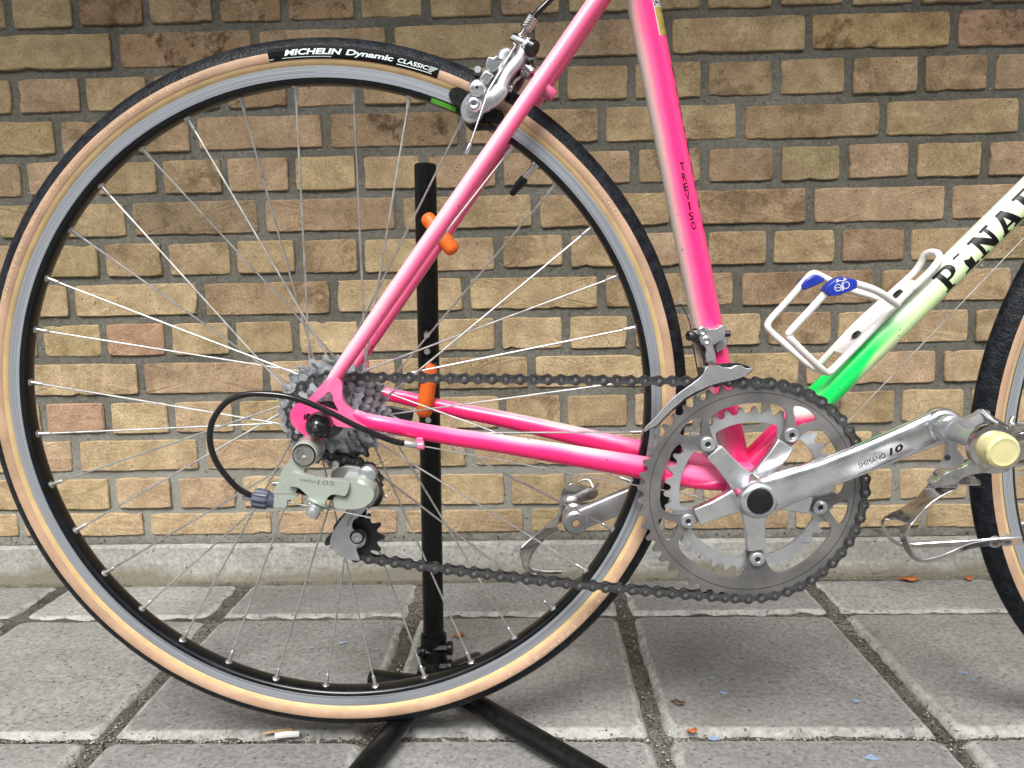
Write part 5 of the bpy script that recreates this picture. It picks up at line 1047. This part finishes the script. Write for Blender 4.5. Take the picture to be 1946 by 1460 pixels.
# ---- rear brake
BR = MB()
arm = [(0.1403, -0.03, 0.2744), (0.1483, -0.031, 0.2752), (0.1569, -0.031, 0.2783), (0.1633, -0.03, 0.2843), (0.1668, -0.028, 0.2927), (0.1709, -0.026, 0.3), (0.1762, -0.024, 0.3063), (0.1814, -0.022, 0.3131), (0.185, -0.02, 0.3199), (0.1857, -0.018, 0.3257)]
bk = MB().tube(smooth_path(arm, 5), [(.0085, .0050, .8)]*8+[(.0075, .0050, .8)]*10+[(.0055, .0048, .85)]*18+[(.0048, .0045, .9)]*10, 24)
bk.prism(smooth_loop([(0.1375, 0.2833), (0.1452, 0.2842), (0.1507, 0.2793), (0.1505, 0.2696), (0.1463, 0.262), (0.1394, 0.2591), (0.1326, 0.2612), (0.1298, 0.2678), (0.1314, 0.2759)], 3), -.0345, -.0250)
bko = bk.obj('brake_caliper', 'alloy_satin', bike, bevel=.0015, seg=2); bko['label'] = 'silver side-pull rear brake caliper on the seat stays'
MB().prism(smooth_loop([(0.135, 0.2692), (0.1367, 0.2746), (0.1419, 0.2788), (0.148, 0.2786), (0.1496, 0.2732), (0.1461, 0.269), (0.1409, 0.2653), (0.1369, 0.2643)], 3), -.0358, -.0340).obj('washer', 'alloy', bko, bevel=.0005)
MB().lathe([(.0022, -.0375), (.0024, -.0400), (.0036, -.0404), (.0046, -.0400), (.0050, -.0390), (.0054, -.0378), (.0068, -.0368), (.0070, -.0355)], (0.1416, 0, 0.2741), n=30).obj('pad_bolt', 'alloy', bko)
BS = [(0.1214, 0.2901), (0.1278, 0.2911), (0.1363, 0.2873), (0.1448, 0.2855), (0.1516, 0.2799), (0.1583, 0.2732), (0.1646, 0.2709), (0.1674, 0.2675), (0.1662, 0.2626), (0.1615, 0.2608), (0.1534, 0.2617), (0.1476, 0.2607), (0.1396, 0.2625), (0.1317, 0.2693), (0.1262, 0.276), (0.1211, 0.2794), (0.1187, 0.2844)]
MB().prism(smooth_loop(BS, 3), -.0215, -.0110).obj('brake_pad', 'black_plastic', bko, bevel=.002, seg=3)
for q in ((0.1262, -0.022, 0.2839), (0.1593, -0.022, 0.2671)): MB().lathe([(0, -.0219), (.0013, -.0219), (.0013, -.0200)], (q[0], 0, q[2]), n=10).obj('pad_hole', 'ink', bko)
MB().prism(smooth_loop([(0.1318, 0.263), (0.1393, 0.2623), (0.1474, 0.2599), (0.1578, 0.2581), (0.1636, 0.2552), (0.1578, 0.2547), (0.1485, 0.2554), (0.1391, 0.2547), (0.1351, 0.2574)], 3), -.0170, -.0110).obj('brake_shoe', 'black_matt', bko, bevel=.0012)
MB().lathe([(.0012, -.0415), (.0014, -.0425), (.0045, -.0421), (.0066, -.0410), (.0073, -.0395), (.0073, -.0375), (.0050, -.0350)], (0.1448, 0, 0.2868), n=36).obj('clamp_disc', 'alloy', bko)
MB().lathe([(0, -.0424), (.0013, -.0424), (.0013, -.0415)], (0.1448, 0, 0.2868), n=12).obj('screw_socket', 'ink', bko)
MB().prism([(0.1461, 0.2951), (0.152, 0.303), (0.1597, 0.2986), (0.1533, 0.2896)], -.0350, -.0200).obj('cable_clamp', 'alloy', bko, bevel=.0015)
MB().lathe([(0, -.030), (.0040, -.030), (.0052, -.027), (.0054, -.006), (.0044, -.002), (0, -.002)], (0.1581, 0, 0.309), n=28).obj('pivot_nut', 'chrome', bko)
MB().prism(smooth_loop([(0.1525, 0.3076), (0.1549, 0.3139), (0.1594, 0.3128), (0.1617, 0.3149), (0.1661, 0.3126), (0.1672, 0.3105), (0.1637, 0.3052), (0.1591, 0.301), (0.1535, 0.3027)], 2), -.0320, -.0290).obj('spring_plate', 'alloy', bko, bevel=.0008)
MB().lathe([(0, -.024), (.0028, -.024), (.0036, -.021), (.0036, -.008), (0, -.006)], (0.1451, 0, 0.3051), n=20).obj('centring_screw', 'alloy_satin', bko)
armf = [(0.1869, -0.004, 0.3147), (0.1753, -0.006, 0.32), (0.1683, -0.008, 0.3197), (0.1659, -0.01, 0.3116), (0.1634, -0.012, 0.3035), (0.1586, -0.012, 0.2959), (0.1562, -0.012, 0.2904)]
MB().tube(smooth_path(armf, 5), [(.0062, .006, .8)]*31, 20).obj('outer_arm', 'alloy_satin', bko)
MB().tube(smooth_path([(0.1941, 0.004, 0.3163), (0.187, 0.004, 0.3142), (0.1835, 0.01, 0.3088), (0.1798, 0.02, 0.3017), (0.1749, 0.03, 0.2979)], 5), [(.0058, .006, .8)]*21, 20).obj('inner_arm', 'steel_dark', bko)
cen0, cen1 = Vector((0.1846, 0, 0.3112)), Vector((0.2021, 0, 0.3019))
MB().tube([cen0, cen1], .0045, 20).obj('centre_bolt', 'alloy_satin', bko)
MB().tube([(0.1867, -0.012, 0.3086), (0.1929, -0.013, 0.3022)], .0068, 24).obj('pivot_boss', 'chrome', bko, bevel=.0008)
MB().tube([(0.1679, -0.016, 0.2922), (0.1753, -0.016, 0.2894)], .0042, 18).obj('spring_end', 'alloy', bko, bevel=.0006)
MB().tube(smooth_path([(0.1748, -0.016, 0.291), (0.1778, -0.015, 0.2961), (0.1819, -0.013, 0.2997), (0.1866, -0.01, 0.3035)], 6), .0013, 10).obj('return_spring', 'spoke', bko)
MB().tube(smooth_path([(0.1517, -0.02, 0.2869), (0.1553, -0.021, 0.2932), (0.1572, -0.022, 0.2984), (0.1623, -0.022, 0.2994), (0.1633, -0.02, 0.2943), (0.1586, -0.018, 0.2893)], 6), .0017, 10).obj('return_spring', 'chrome', bko)
# quick release boss and barrel adjuster
qa, qb = Vector((0.1795, -0.016, 0.3312)), Vector((0.1957, -0.024, 0.3204)); qd = (qb-qa).normalized()
MB().lathe([(0, -.004), (.0042, -.004), (.0046, -.003), (.0046, .009), (.0036, .010)], qa, 'Z', 24, mtx=rot_to(qd)).obj('barrel_seat', 'chrome', bko)
MB().lathe([(.0040, .0095), (.0064, .0100), (.0070, .0112), (.0070, .0142), (.0064, .0146)], qa, 'Z', 30, mtx=rot_to(qd)).obj('quick_release_ring', 'alloy', bko)
MB().lathe([(.0064, .0144), (.0074, .0150), (.0074, .0205), (.0066, .0212), (.0050, .0212), (0, .0206)], qa, 'Z', 30, mtx=rot_to(qd)).obj('quick_release_cap', 'black_gloss', bko)
ha, hb2 = Vector((0.1795, -0.016, 0.3279)), Vector((0.1923, -0.016, 0.3465)); hd = (hb2-ha).normalized()
pr_ = [(0, 0), (.0040, 0), (.0042, .008), (.0048, .0085), (.0048, .0125), (.0038, .013)]
for k in range(9): pr_ += [(.0038, .0135+k*.001), (.0033, .0140+k*.001)]
pr_ += [(.0034, .0228), (.0048, .023)]
for k in range(5): pr_ += [(.0063, .0232+k*.0038), (.0068, .0240+k*.0038), (.0068, .0256+k*.0038), (.0058, .0262+k*.0038)]
pr_ += [(.0030, .043), (0, .043)]
pr_ = [(a*.82, b*.62) for a, b in pr_]
MB().lathe(pr_, ha, 'Z', 24, mtx=rot_to(hd)).obj('barrel_adjuster', 'chrome', bko)
HC = [(0.1935, -0.016, 0.3475), (0.1992, -0.016, 0.3538), (0.2062, -0.015, 0.3603), (0.2125, -0.014, 0.3658), (0.2242, -0.01, 0.3731), (0.2408, -0.004, 0.3789)]
MB().tube(smooth_path(HC, 6), .0026, 16).obj('cable_housing', 'black_gloss', bko)
MB().tube([(0.1792, -0.018, 0.3264), (0.1608, -0.034, 0.2954), (0.1545, -0.04, 0.2842), (0.1376, -0.046, 0.2386)], .00075, 8).obj('brake_cable', 'spoke', bko)
ce = Vector((0.1377, -0.046, 0.2397)); ce2 = Vector((0.1338, -0.047, 0.231))
MB().tube([ce, ce2], .0017, 10).obj('cable_end_cap', 'alloy', bko, bevel=.0004)

# ---- bottle cage (white wire, blue clips)
def wire(name, pts, r, m, par, per=7): return MB().tube(smooth_path(pts, per), r, 20).obj(name, m, par)
W_ = .0034
nearp = [(0.5269, -0.026, 0.092), (0.5174, -0.032, 0.097), (0.5004, -0.041, 0.1058), (0.4807, -0.046, 0.1125), (0.4686, -0.046, 0.1133), (0.4591, -0.046, 0.1111), (0.4514, -0.045, 0.104), (0.4369, -0.044, 0.0872), (0.4233, -0.043, 0.0714), (0.4224, -0.042, 0.0676), (0.4247, -0.042, 0.0633), (0.4397, -0.038, 0.0494), (0.4559, -0.03, 0.0359), (0.4643, -0.024, 0.0303), (0.4699, -0.021, 0.0297), (0.4768, -0.019, 0.0351)]
nearp = nearp+[tuple(p) for p in [(0.5069, -0.016, 0.0656), (0.5352, -0.016, 0.0968), (0.5575, -0.016, 0.1189), (0.5666, -0.014, 0.1286), (0.5709, -0.01, 0.1334), (0.5719, -0.004, 0.1377), (0.5703, 0.004, 0.1389)]]
farp = [(0.5375, 0.026, 0.0925), (0.5302, 0.034, 0.0961), (0.5173, 0.042, 0.1005), (0.4995, 0.046, 0.1081), (0.4813, 0.046, 0.1172), (0.4751, 0.046, 0.1189), (0.4692, 0.046, 0.114), (0.452, 0.045, 0.094), (0.436, 0.044, 0.0766), (0.4307, 0.043, 0.0693), (0.431, 0.042, 0.0646), (0.436, 0.042, 0.059), (0.4503, 0.038, 0.0461), (0.4659, 0.03, 0.0317), (0.4705, 0.022, 0.0281)]
farp = farp+[(0.4749, 0.018, 0.0307), (0.5079, 0.016, 0.0686), (0.5452, 0.016, 0.1035), (0.5612, 0.016, 0.1189), (0.566, 0.014, 0.1279), (0.5679, 0.01, 0.1363), (0.5703, 0.004, 0.1389)]
bc = wire('bottle_cage', nearp, W_, 'white_coat', bike); bc['label'] = 'white wire bottle cage with blue clips on the down tube'
wire('cage_wire', farp, W_, 'white_coat', bc)
# backing plate with two bolts
un = Vector((-ddir.z, 0, ddir.x)); pa, pb_ = Vector((0.4881, 0, 0.0431)), Vector((0.5521, 0, 0.1145)); sa, sb_ = (pa-S0).dot(ddir), (pb_-S0).dot(ddir)
pl_ = MB(); q = [S0+ddir*sa+un*.0175, S0+ddir*sb_+un*.0175]
pl_.strip([(q[0]+Vector((0, -.0135, 0)), q[0]+Vector((0, .0135, 0))), (q[1]+Vector((0, -.0135, 0)), q[1]+Vector((0, .0135, 0)))], .0022); pl_.obj('mounting_plate', 'white_coat', bc, bevel=.0005)
for t_ in (.24, .80):
    c = q[0].lerp(q[1], t_); MB().lathe([(.0018, .0035), (.0030, .0042), (.0046, .0036), (.0050, .0010), (.0050, -.004)], c, 'Z', 20, mtx=rot_to(un)).obj('cage_bolt', 'steel_dark', bc)
CLIP = [(0.4487, 0.1074), (0.4518, 0.1127), (0.4587, 0.118), (0.4657, 0.1198), (0.4742, 0.1177), (0.4779, 0.1158), (0.4776, 0.1093), (0.4689, 0.1059), (0.4619, 0.1036), (0.4541, 0.1028)]
MB().prism(CLIP, -.0510, -.0405).obj('clip', 'blue_plastic', bc, bevel=.002, seg=3)
CLIP2 = [(0.4628, 0.1043), (0.4622, 0.1077), (0.466, 0.113), (0.4732, 0.1175), (0.4793, 0.1174), (0.4856, 0.114), (0.4851, 0.1106), (0.4758, 0.1067), (0.4652, 0.1022)]
MB().prism(CLIP2, .0408, .0500).obj('clip', 'blue_plastic', bc, bevel=.0018, seg=3)
CLIP3 = [(0.4619, 0.1071), (0.4633, 0.1118), (0.4699, 0.1179), (0.478, 0.1204), (0.4767, 0.1177), (0.4701, 0.1124), (0.4663, 0.107)]
MB().prism(CLIP3, .0490, .0530).obj('clip_back', 'blue_plastic', bc, bevel=.001, seg=2)
# printed emblem on the near clip: two ring letters and a small rider mark
em = []; o_ = Vector((0.4635, -0.0512, 0.1119)); u_ = 1/3.892/2060
def ring2(cx, cz, ro, ri, n=24): em.append([circ((cx, cz), ro, n), circ((cx, cz), ri, n)[::-1]])
ring2(-.0030, -.0012, .0032, .0026); ring2(.0042, .0002, .0032, .0026)
def bar2(x0, z0, x1, z1): em.append([[(x0, z0), (x1, z0), (x1, z1), (x0, z1)]])
bar2(-.0058, -.0015, -.0002, -.0009); bar2(.0004, -.0046, .0010, .0030); bar2(.0014, -.0040, .0020, .0034)
em.append([[(-.0045, .0030), (-.0015, .0045), (.0025, .0040), (.0052, .0052), (.0048, .0058), (.0022, .0047), (-.0018, .0052), (-.0048, .0036)]]); em.append([circ((-.0030, .0052), .0010, 10)]); em.append([circ((.0030, .0060), .0009, 10)])
wrap(*poly_tris(em), lay(o_, -.0512, math.radians(5)), 0, 'clip_emblem', 'white_sticker', bc)

# ---- decals on the tubes
def slab_letter(ch, w=1.0, st=.27, sf=.13):
    """slab-serif capital, height 1, origin at lower left"""
    H = 1
    if ch == 'I': return [[[(0, 0), (w*.62, 0), (w*.62, sf), (w*.62/2+st/2, sf), (w*.62/2+st/2, H-sf), (w*.62, H-sf), (w*.62, H), (0, H), (0, H-sf), (w*.62/2-st/2, H-sf), (w*.62/2-st/2, sf), (0, sf)]]]
    if ch in 'PR':
        x0 = .12; o = [(0, 0), (x0*2+st, 0), (x0*2+st, sf), (x0+st, sf), (x0+st, .42)]
        if ch == 'R': o = [(0, 0), (x0*2+st, 0), (x0*2+st, sf), (x0+st, sf), (x0+st, .42), (.62, 0), (1.05, 0), (1.05, sf), (.92, sf), (.74, .44)]
        else: o += [(.60, .42)]
        o += [(.84, .50), (.93, .62), (.95, .72), (.93, .84), (.84, .95), (.68, H), (0, H), (0, H-sf), (x0, H-sf), (x0, sf), (0, sf)]
        return [[o, [(x0+st, .54), (x0+st, H-.12), (.58, H-.12), (.66, H-.18), (.68, .72), (.66, .59), (.58, .54)]]]
    if ch == 'N': return [[[(0, 0), (.42, 0), (.42, sf), (.30, sf), (.30, .62), (.72, 0), (.95, 0), (.95, H-sf), (1.07, H-sf), (1.07, H), (.65, H), (.65, H-sf), (.78, H-sf), (.78, .42), (.38, H), (0, H), (0, H-sf), (.13, H-sf), (.13, sf), (0, sf)]]]
    if ch == 'A': return [[[(-.05, 0), (.36, 0), (.36, sf), (.26, sf), (.30, .26), (.64, .26), (.68, sf), (.57, sf), (.57, 0), (1.10, 0), (1.10, sf), (1.0, sf), (.66, H), (.34, H), (.04, sf), (-.05, sf)], [(.35, .38), (.59, .38), (.47, .72)]]]
    if ch == 'E': return [[[(0, 0), (.9, 0), (.9, .34), (.78, .34), (.70, sf), (.39, sf), (.39, .44), (.60, .44), (.60, .57), (.39, .57), (.39, H-sf), (.68, H-sf), (.76, .70), (.88, .70), (.88, H), (0, H), (0, H-sf), (.12, H-sf), (.12, sf), (0, sf)]]]
    if ch == 'L': return [[[(0, 0), (.9, 0), (.9, .40), (.78, .40), (.70, sf), (.39, sf), (.39, H-sf), (.52, H-sf), (.52, H), (0, H), (0, H-sf), (.12, H-sf), (.12, sf), (0, sf)]]]
    if ch == 'O': return [[[(.5+.5*math.cos(a), .5+.5*math.sin(a)) for a in [2*PI*k/28 for k in range(28)]], [(.5+.22*math.cos(a), .5+.37*math.sin(a)) for a in [2*PI*k/28 for k in range(28)]]]]
def on_tube(o, d, up0, r, s, arc, lift=.00012):
    """point on a tube: s along it, arc measured round it from the near side (positive towards up0)"""
    side = Vector((0, -1, 0)); th = arc/r; return o+d*s+(side*math.cos(th)+up0*math.sin(th))*(r+lift)
upd = Vector((-ddir.z, 0, ddir.x))
def dt_s(p): return (Vector(p)-S0).dot(ddir)
LH = .0226; sc_ = LH
for ch, p, worn in (('P', (0.5781, -0.0143, 0.1166), 0), ('I', (0.5978, -0.0143, 0.1283), 1), ('N', (0.61, -0.0143, 0.1485), 0), ('A', (0.6327, -0.0143, 0.1637), 0), ('R', (0.6498, -0.0143, 0.1846), 0), ('E', (0.669, -0.0143, 0.2023), 0)):
    s_c = dt_s(p); vs_, fs_ = poly_tris(slab_letter(ch)); cx = center2(vs_)[0]; wid = {'I': 1.15, 'N': 1.0}.get(ch, .95)
    if worn: vs_, fs_ = poly_tris([[[(0, 0), (.62, 0), (.62, .15), (.48, .14), (.50, .52), (.38, .48), (.22, .60), (.16, .44), (.18, .16), (0, .13)]], [[(.0, .88), (.30, .86), (.33, .96), (.04, .97)]]]); cx = .31
    wrap([((x-cx)*wid*LH, (y-.5)*LH) for x, y in vs_], fs_, lambda x, y, s_c=s_c: on_tube(S0, ddir, upd, .0143, s_c+x, y+.0015), .0022, 'maker_letter', 'ink', down_tube)
# stacked small letters on the seat tube
ups = Vector((sdir.z, 0, -sdir.x))   # towards the front
def st_pos(p): q = Vector(p)-S0; s = q.dot(sdir); f = q.dot(ups); return s, f
for ch, p in zip('TREVISO', [(0.3286, -0.012, 0.2203), (0.3305, -0.012, 0.2109), (0.3321, -0.012, 0.202), (0.3338, -0.012, 0.1938), (0.3358, -0.012, 0.185), (0.3375, -0.012, 0.176), (0.3397, -0.012, 0.1674)]):
    s_, f_ = st_pos(p); arc0 = .0143*math.asin(max(-.95, min(.95, f_/.0143))); vs_, fs_ = text_tris(ch, 1, 0, .022); h_ = .0074; w_ = .0016 if ch == 'I' else .0042; vs_ = fit(vs_, w_, h_)
    wrap(vs_, fs_, lambda x, y, s_=s_, arc0=arc0: on_tube(S0, sdir, ups, .0143, s_+y, arc0+x), .0015, 'model_letter', 'ink', seat_tube)
# large lettering on the front face of the seat tube, only its edge in view
for k, (ch, yy) in enumerate(zip('PINARELLO', (150, 186, 223, 258, 295, 332, 369, 406, 440))):
    s_ = (S0-Vector((0.293, 0, 0.3662))).length*0+ (Vector((0.3076, 0, 0.3013))-S0).dot(sdir)-k*.0175; vs_, fs_ = poly_tris(slab_letter(ch)); cx = center2(vs_)[0]
    wrap([((y-.5)*.020, (x-cx)*.0135) for x, y in vs_], fs_, lambda x, y, s_=s_: on_tube(S0, sdir, ups, .0143, s_-y, .0272-x*1.0-.0025), .002, 'maker_letter', 'ink', seat_tube)
# tubing sticker
sT, sB = (Vector((0.2963, 0, 0.3627))-S0).dot(sdir), (Vector((0.3038, 0, 0.3324))-S0).dot(sdir); sM = sT-(sT-sB)*.21
def sticker(s0, s1, a0, a1, mt, lift, name='tubing_sticker'):
    vs_, fs_ = poly_tris([[[(s0, a0), (s1, a0), (s1, a1), (s0, a1)]]]); return wrap(vs_, fs_, lambda x, y: on_tube(S0, sdir, ups, .0143, x, y, lift), .002, name, mt, seat_tube)
sticker(sB, sT, .0058, .030, 'white_sticker', .0001); sticker(sM+.0004, sT-.0004, .0064, .0295, 'ink', .0002); sticker(sB+.0003, sM-.0004, .0064, .0295, 'gold', .0002)
vs_, fs_ = text_tris('COLUMBUS', 1, 0, .02); vs_ = fit(vs_, .0235, .0052); wrap(vs_, fs_, lambda x, y: on_tube(S0, sdir, ups, .0143, (sM+sT)/2+y, .0190+x, .00035), .0012, 'sticker_lettering', 'white_sticker', seat_tube)
for k, (w_, tx_) in enumerate(((.014, 'ACCIAIO'), (.016, 'TUBI'), (.0185, 'ACCIAI SPECIALI'), (.016, 'MILANO'))):
    if k in (1,): continue
    vs_, fs_ = text_tris(tx_, 1, 0, 0); vs_ = fit(vs_, w_, .0022); wrap(vs_, fs_, lambda x, y, k=k: on_tube(S0, sdir, ups, .0143, sM-.004-k*.0068+y, .0185+x, .00035), .0015, 'sticker_lettering', 'ink_grey', seat_tube)
# fork and steering, beyond the picture
FH = Vector(FW); cr_ = Matrix.Rotation(.085, 3, 'Z')
for sg in (-1, 1):
    tp = HB-hdir*.045+Vector((0, .030*sg, 0)); bt = FH+cr_ @ Vector((0, .048*sg, 0)); MB().tube(smooth_path([tp, tp.lerp(bt, .5)+Vector((.004, 0, 0)), tp.lerp(bt, .85)+Vector((-.006, 0, 0)), bt], 8), [.012]*9+[.010]*8+[.0075]*8, 20, col=lambda t, th, p: (.70, .74, .6)).obj('fork_blade', 'paint', bike)
MB().box(HB-hdir*.036, (.034, .085, .022)).obj('fork_crown', 'paint', bike, bevel=.006)

# ------------------------------------------------------------------ display stand
stand = empty('bicycle_stand', (-.120, .850, 0)); tag(stand, 'black tubular floor stand with orange-sleeved hooks holding the rear of the bicycle', 'bicycle stand')
SO = Vector((-.120, .850, 0))
def sobj(mb, name, m, **k): o = mb.obj(name, m, stand, **k); o.location = -SO; return o
pt, pbm = Vector((-0.1111, 0.858, 0.6094)), Vector((-0.1184, 0.852, 0.0448))
po = MB(); ax_ = (pt-pbm).normalized(); Lp = (pt-pbm).length
po.lathe([(.0085, Lp-.010), (.0085, Lp), (.0105, Lp), (.0118, Lp-.0012), (.0118, .0), (0, 0)], pbm, 'Z', 40, mtx=rot_to(ax_)); sobj(po, 'pole', 'stand')
for (px_, k) in zip([(-0.1136, 0.845, 0.4265), (-0.113, 0.845, 0.4087), (-0.1137, 0.845, 0.333)], range(3)):
    c = Vector(px_); tpar = (c-pbm).dot(ax_); c0__ = pbm+ax_*tpar
    hm = MB().lathe([(.0034, .0002), (.0044, -.0016), (.0052, -.0012), (.0056, .0012)], c0__+Vector((.0, -.0116, 0)), n=20); sobj(hm, 'rivet', 'stand')
    hm = MB().lathe([(0, -.0003), (.0032, -.0006), (.0040, .0006)], c0__+Vector((.0, -.0118, 0)), n=20); sobj(hm, 'rivet_centre', 'inner_alloy')
# clamp collar and bolts
cz = pbm+ax_*.012
sobj(MB().lathe([(.0120, -.016), (.0145, -.016), (.0150, -.014), (.0150, .022), (.0145, .024), (.0120, .024)], cz, 'Z', 32, mtx=rot_to(ax_)), 'clamp_collar', 'stand')
for dz, dx in ((.012, .017), (-.010, .016), (.008, -.014), (-.014, -.013)):
    sobj(MB().tube([cz+Vector((0, -.010, dz)), cz+Vector((dx*1.25, -.010, dz))], .0052, 6).lathe([(0, 0), (.0075, 0), (.0078, .0015), (.0078, .0055), (.004, .0065), (0, .0065)], cz+Vector((dx, -.010, dz)), 'X', 20), 'clamp_bolt', 'stand', bevel=.0005)
# four feet: two longer ones towards the viewer, two short ones towards the wall
GC = Vector((pbm.x, pbm.y, .020))
legs = [(Vector((*(-0.1698, 0.6997), .016)), 1.5), (Vector((*(0.0445, 0.6987), .016)), 1.6), (Vector((*(-0.1984, 0.8819), .020)), 1.0), (Vector((*(-0.0732, 0.9259), .020)), 1.0)]
for e, ext_ in legs:
    d = (e-GC); tip = GC+d*ext_; tip.z = .0115; a_ = GC.copy(); a_.z = .026
    if e.x < -.18 and e.y > .8: q_ = (-0.1079, 0.8451); a_ = Vector((q_[0], q_[1], .020))
    sobj(MB().tube([a_, a_.lerp(tip, .985), tip], [.0108, .0108, .0100], 28), 'leg', 'stand', bevel=.0008)
sobj(MB().lathe([(0, .0), (.020, .0), (.022, .004), (.021, .022), (.015, .040), (.0125, .046)], (GC.x, GC.y, .012), 'Z', 32), 'leg_hub', 'stand')
# hooks: steel rods bent round the far stays, ends sleeved in orange
def bw(p): return BM @ Vector(p)
poleat = lambda z: pbm+ax_*((z-pbm.z)/ax_.z)
u1, u2 = bw((0.0863, 0.048, 0.1838)), bw((0.1154, 0.04, 0.1462))
zz = (u1.z+u2.z)/2
sobj(MB().tube([poleat(zz)+Vector((0, -.008, 0)), (u1+u2)/2+Vector((0, .012, 0)), (u1+u2)/2], .005, 14), 'hook_arm', 'stand')
sobj(MB().tube([u1, u1.lerp(u2, .03), u1.lerp(u2, .10), u1.lerp(u2, .5), u1.lerp(u2, .90), u1.lerp(u2, .97), u2], [.0035, .0060, .0075, .0078, .0078, .0062, .0035], 24), 'hook_sleeve', 'orange')
l1, l2 = bw((0.0862, 0.05, 0.028)), bw((0.0764, 0.05, -0.0224))
zz = l1.z
sobj(MB().tube([poleat(zz)+Vector((0, -.006, 0)), l1+Vector((0, .02, 0)), l1+Vector((0, .004, 0))], .005, 14), 'hook_arm', 'stand')
lp_ = [l1+Vector((-.002, .006, .002)), l1, l1.lerp(l2, .06), l1.lerp(l2, .3), l1.lerp(l2, .6), l1.lerp(l2, .92), l1.lerp(l2, .98), l2]
sobj(MB().tube(lp_, [.004, .0066, .0080, .0082, .0084, .0082, .0060, .003], 24), 'hook_sleeve', 'orange')
print('tris', sum(len(o.data.polygons) for o in bpy.data.objects if o.type == 'MESH'), 'bricks', nb, 'links', N_)
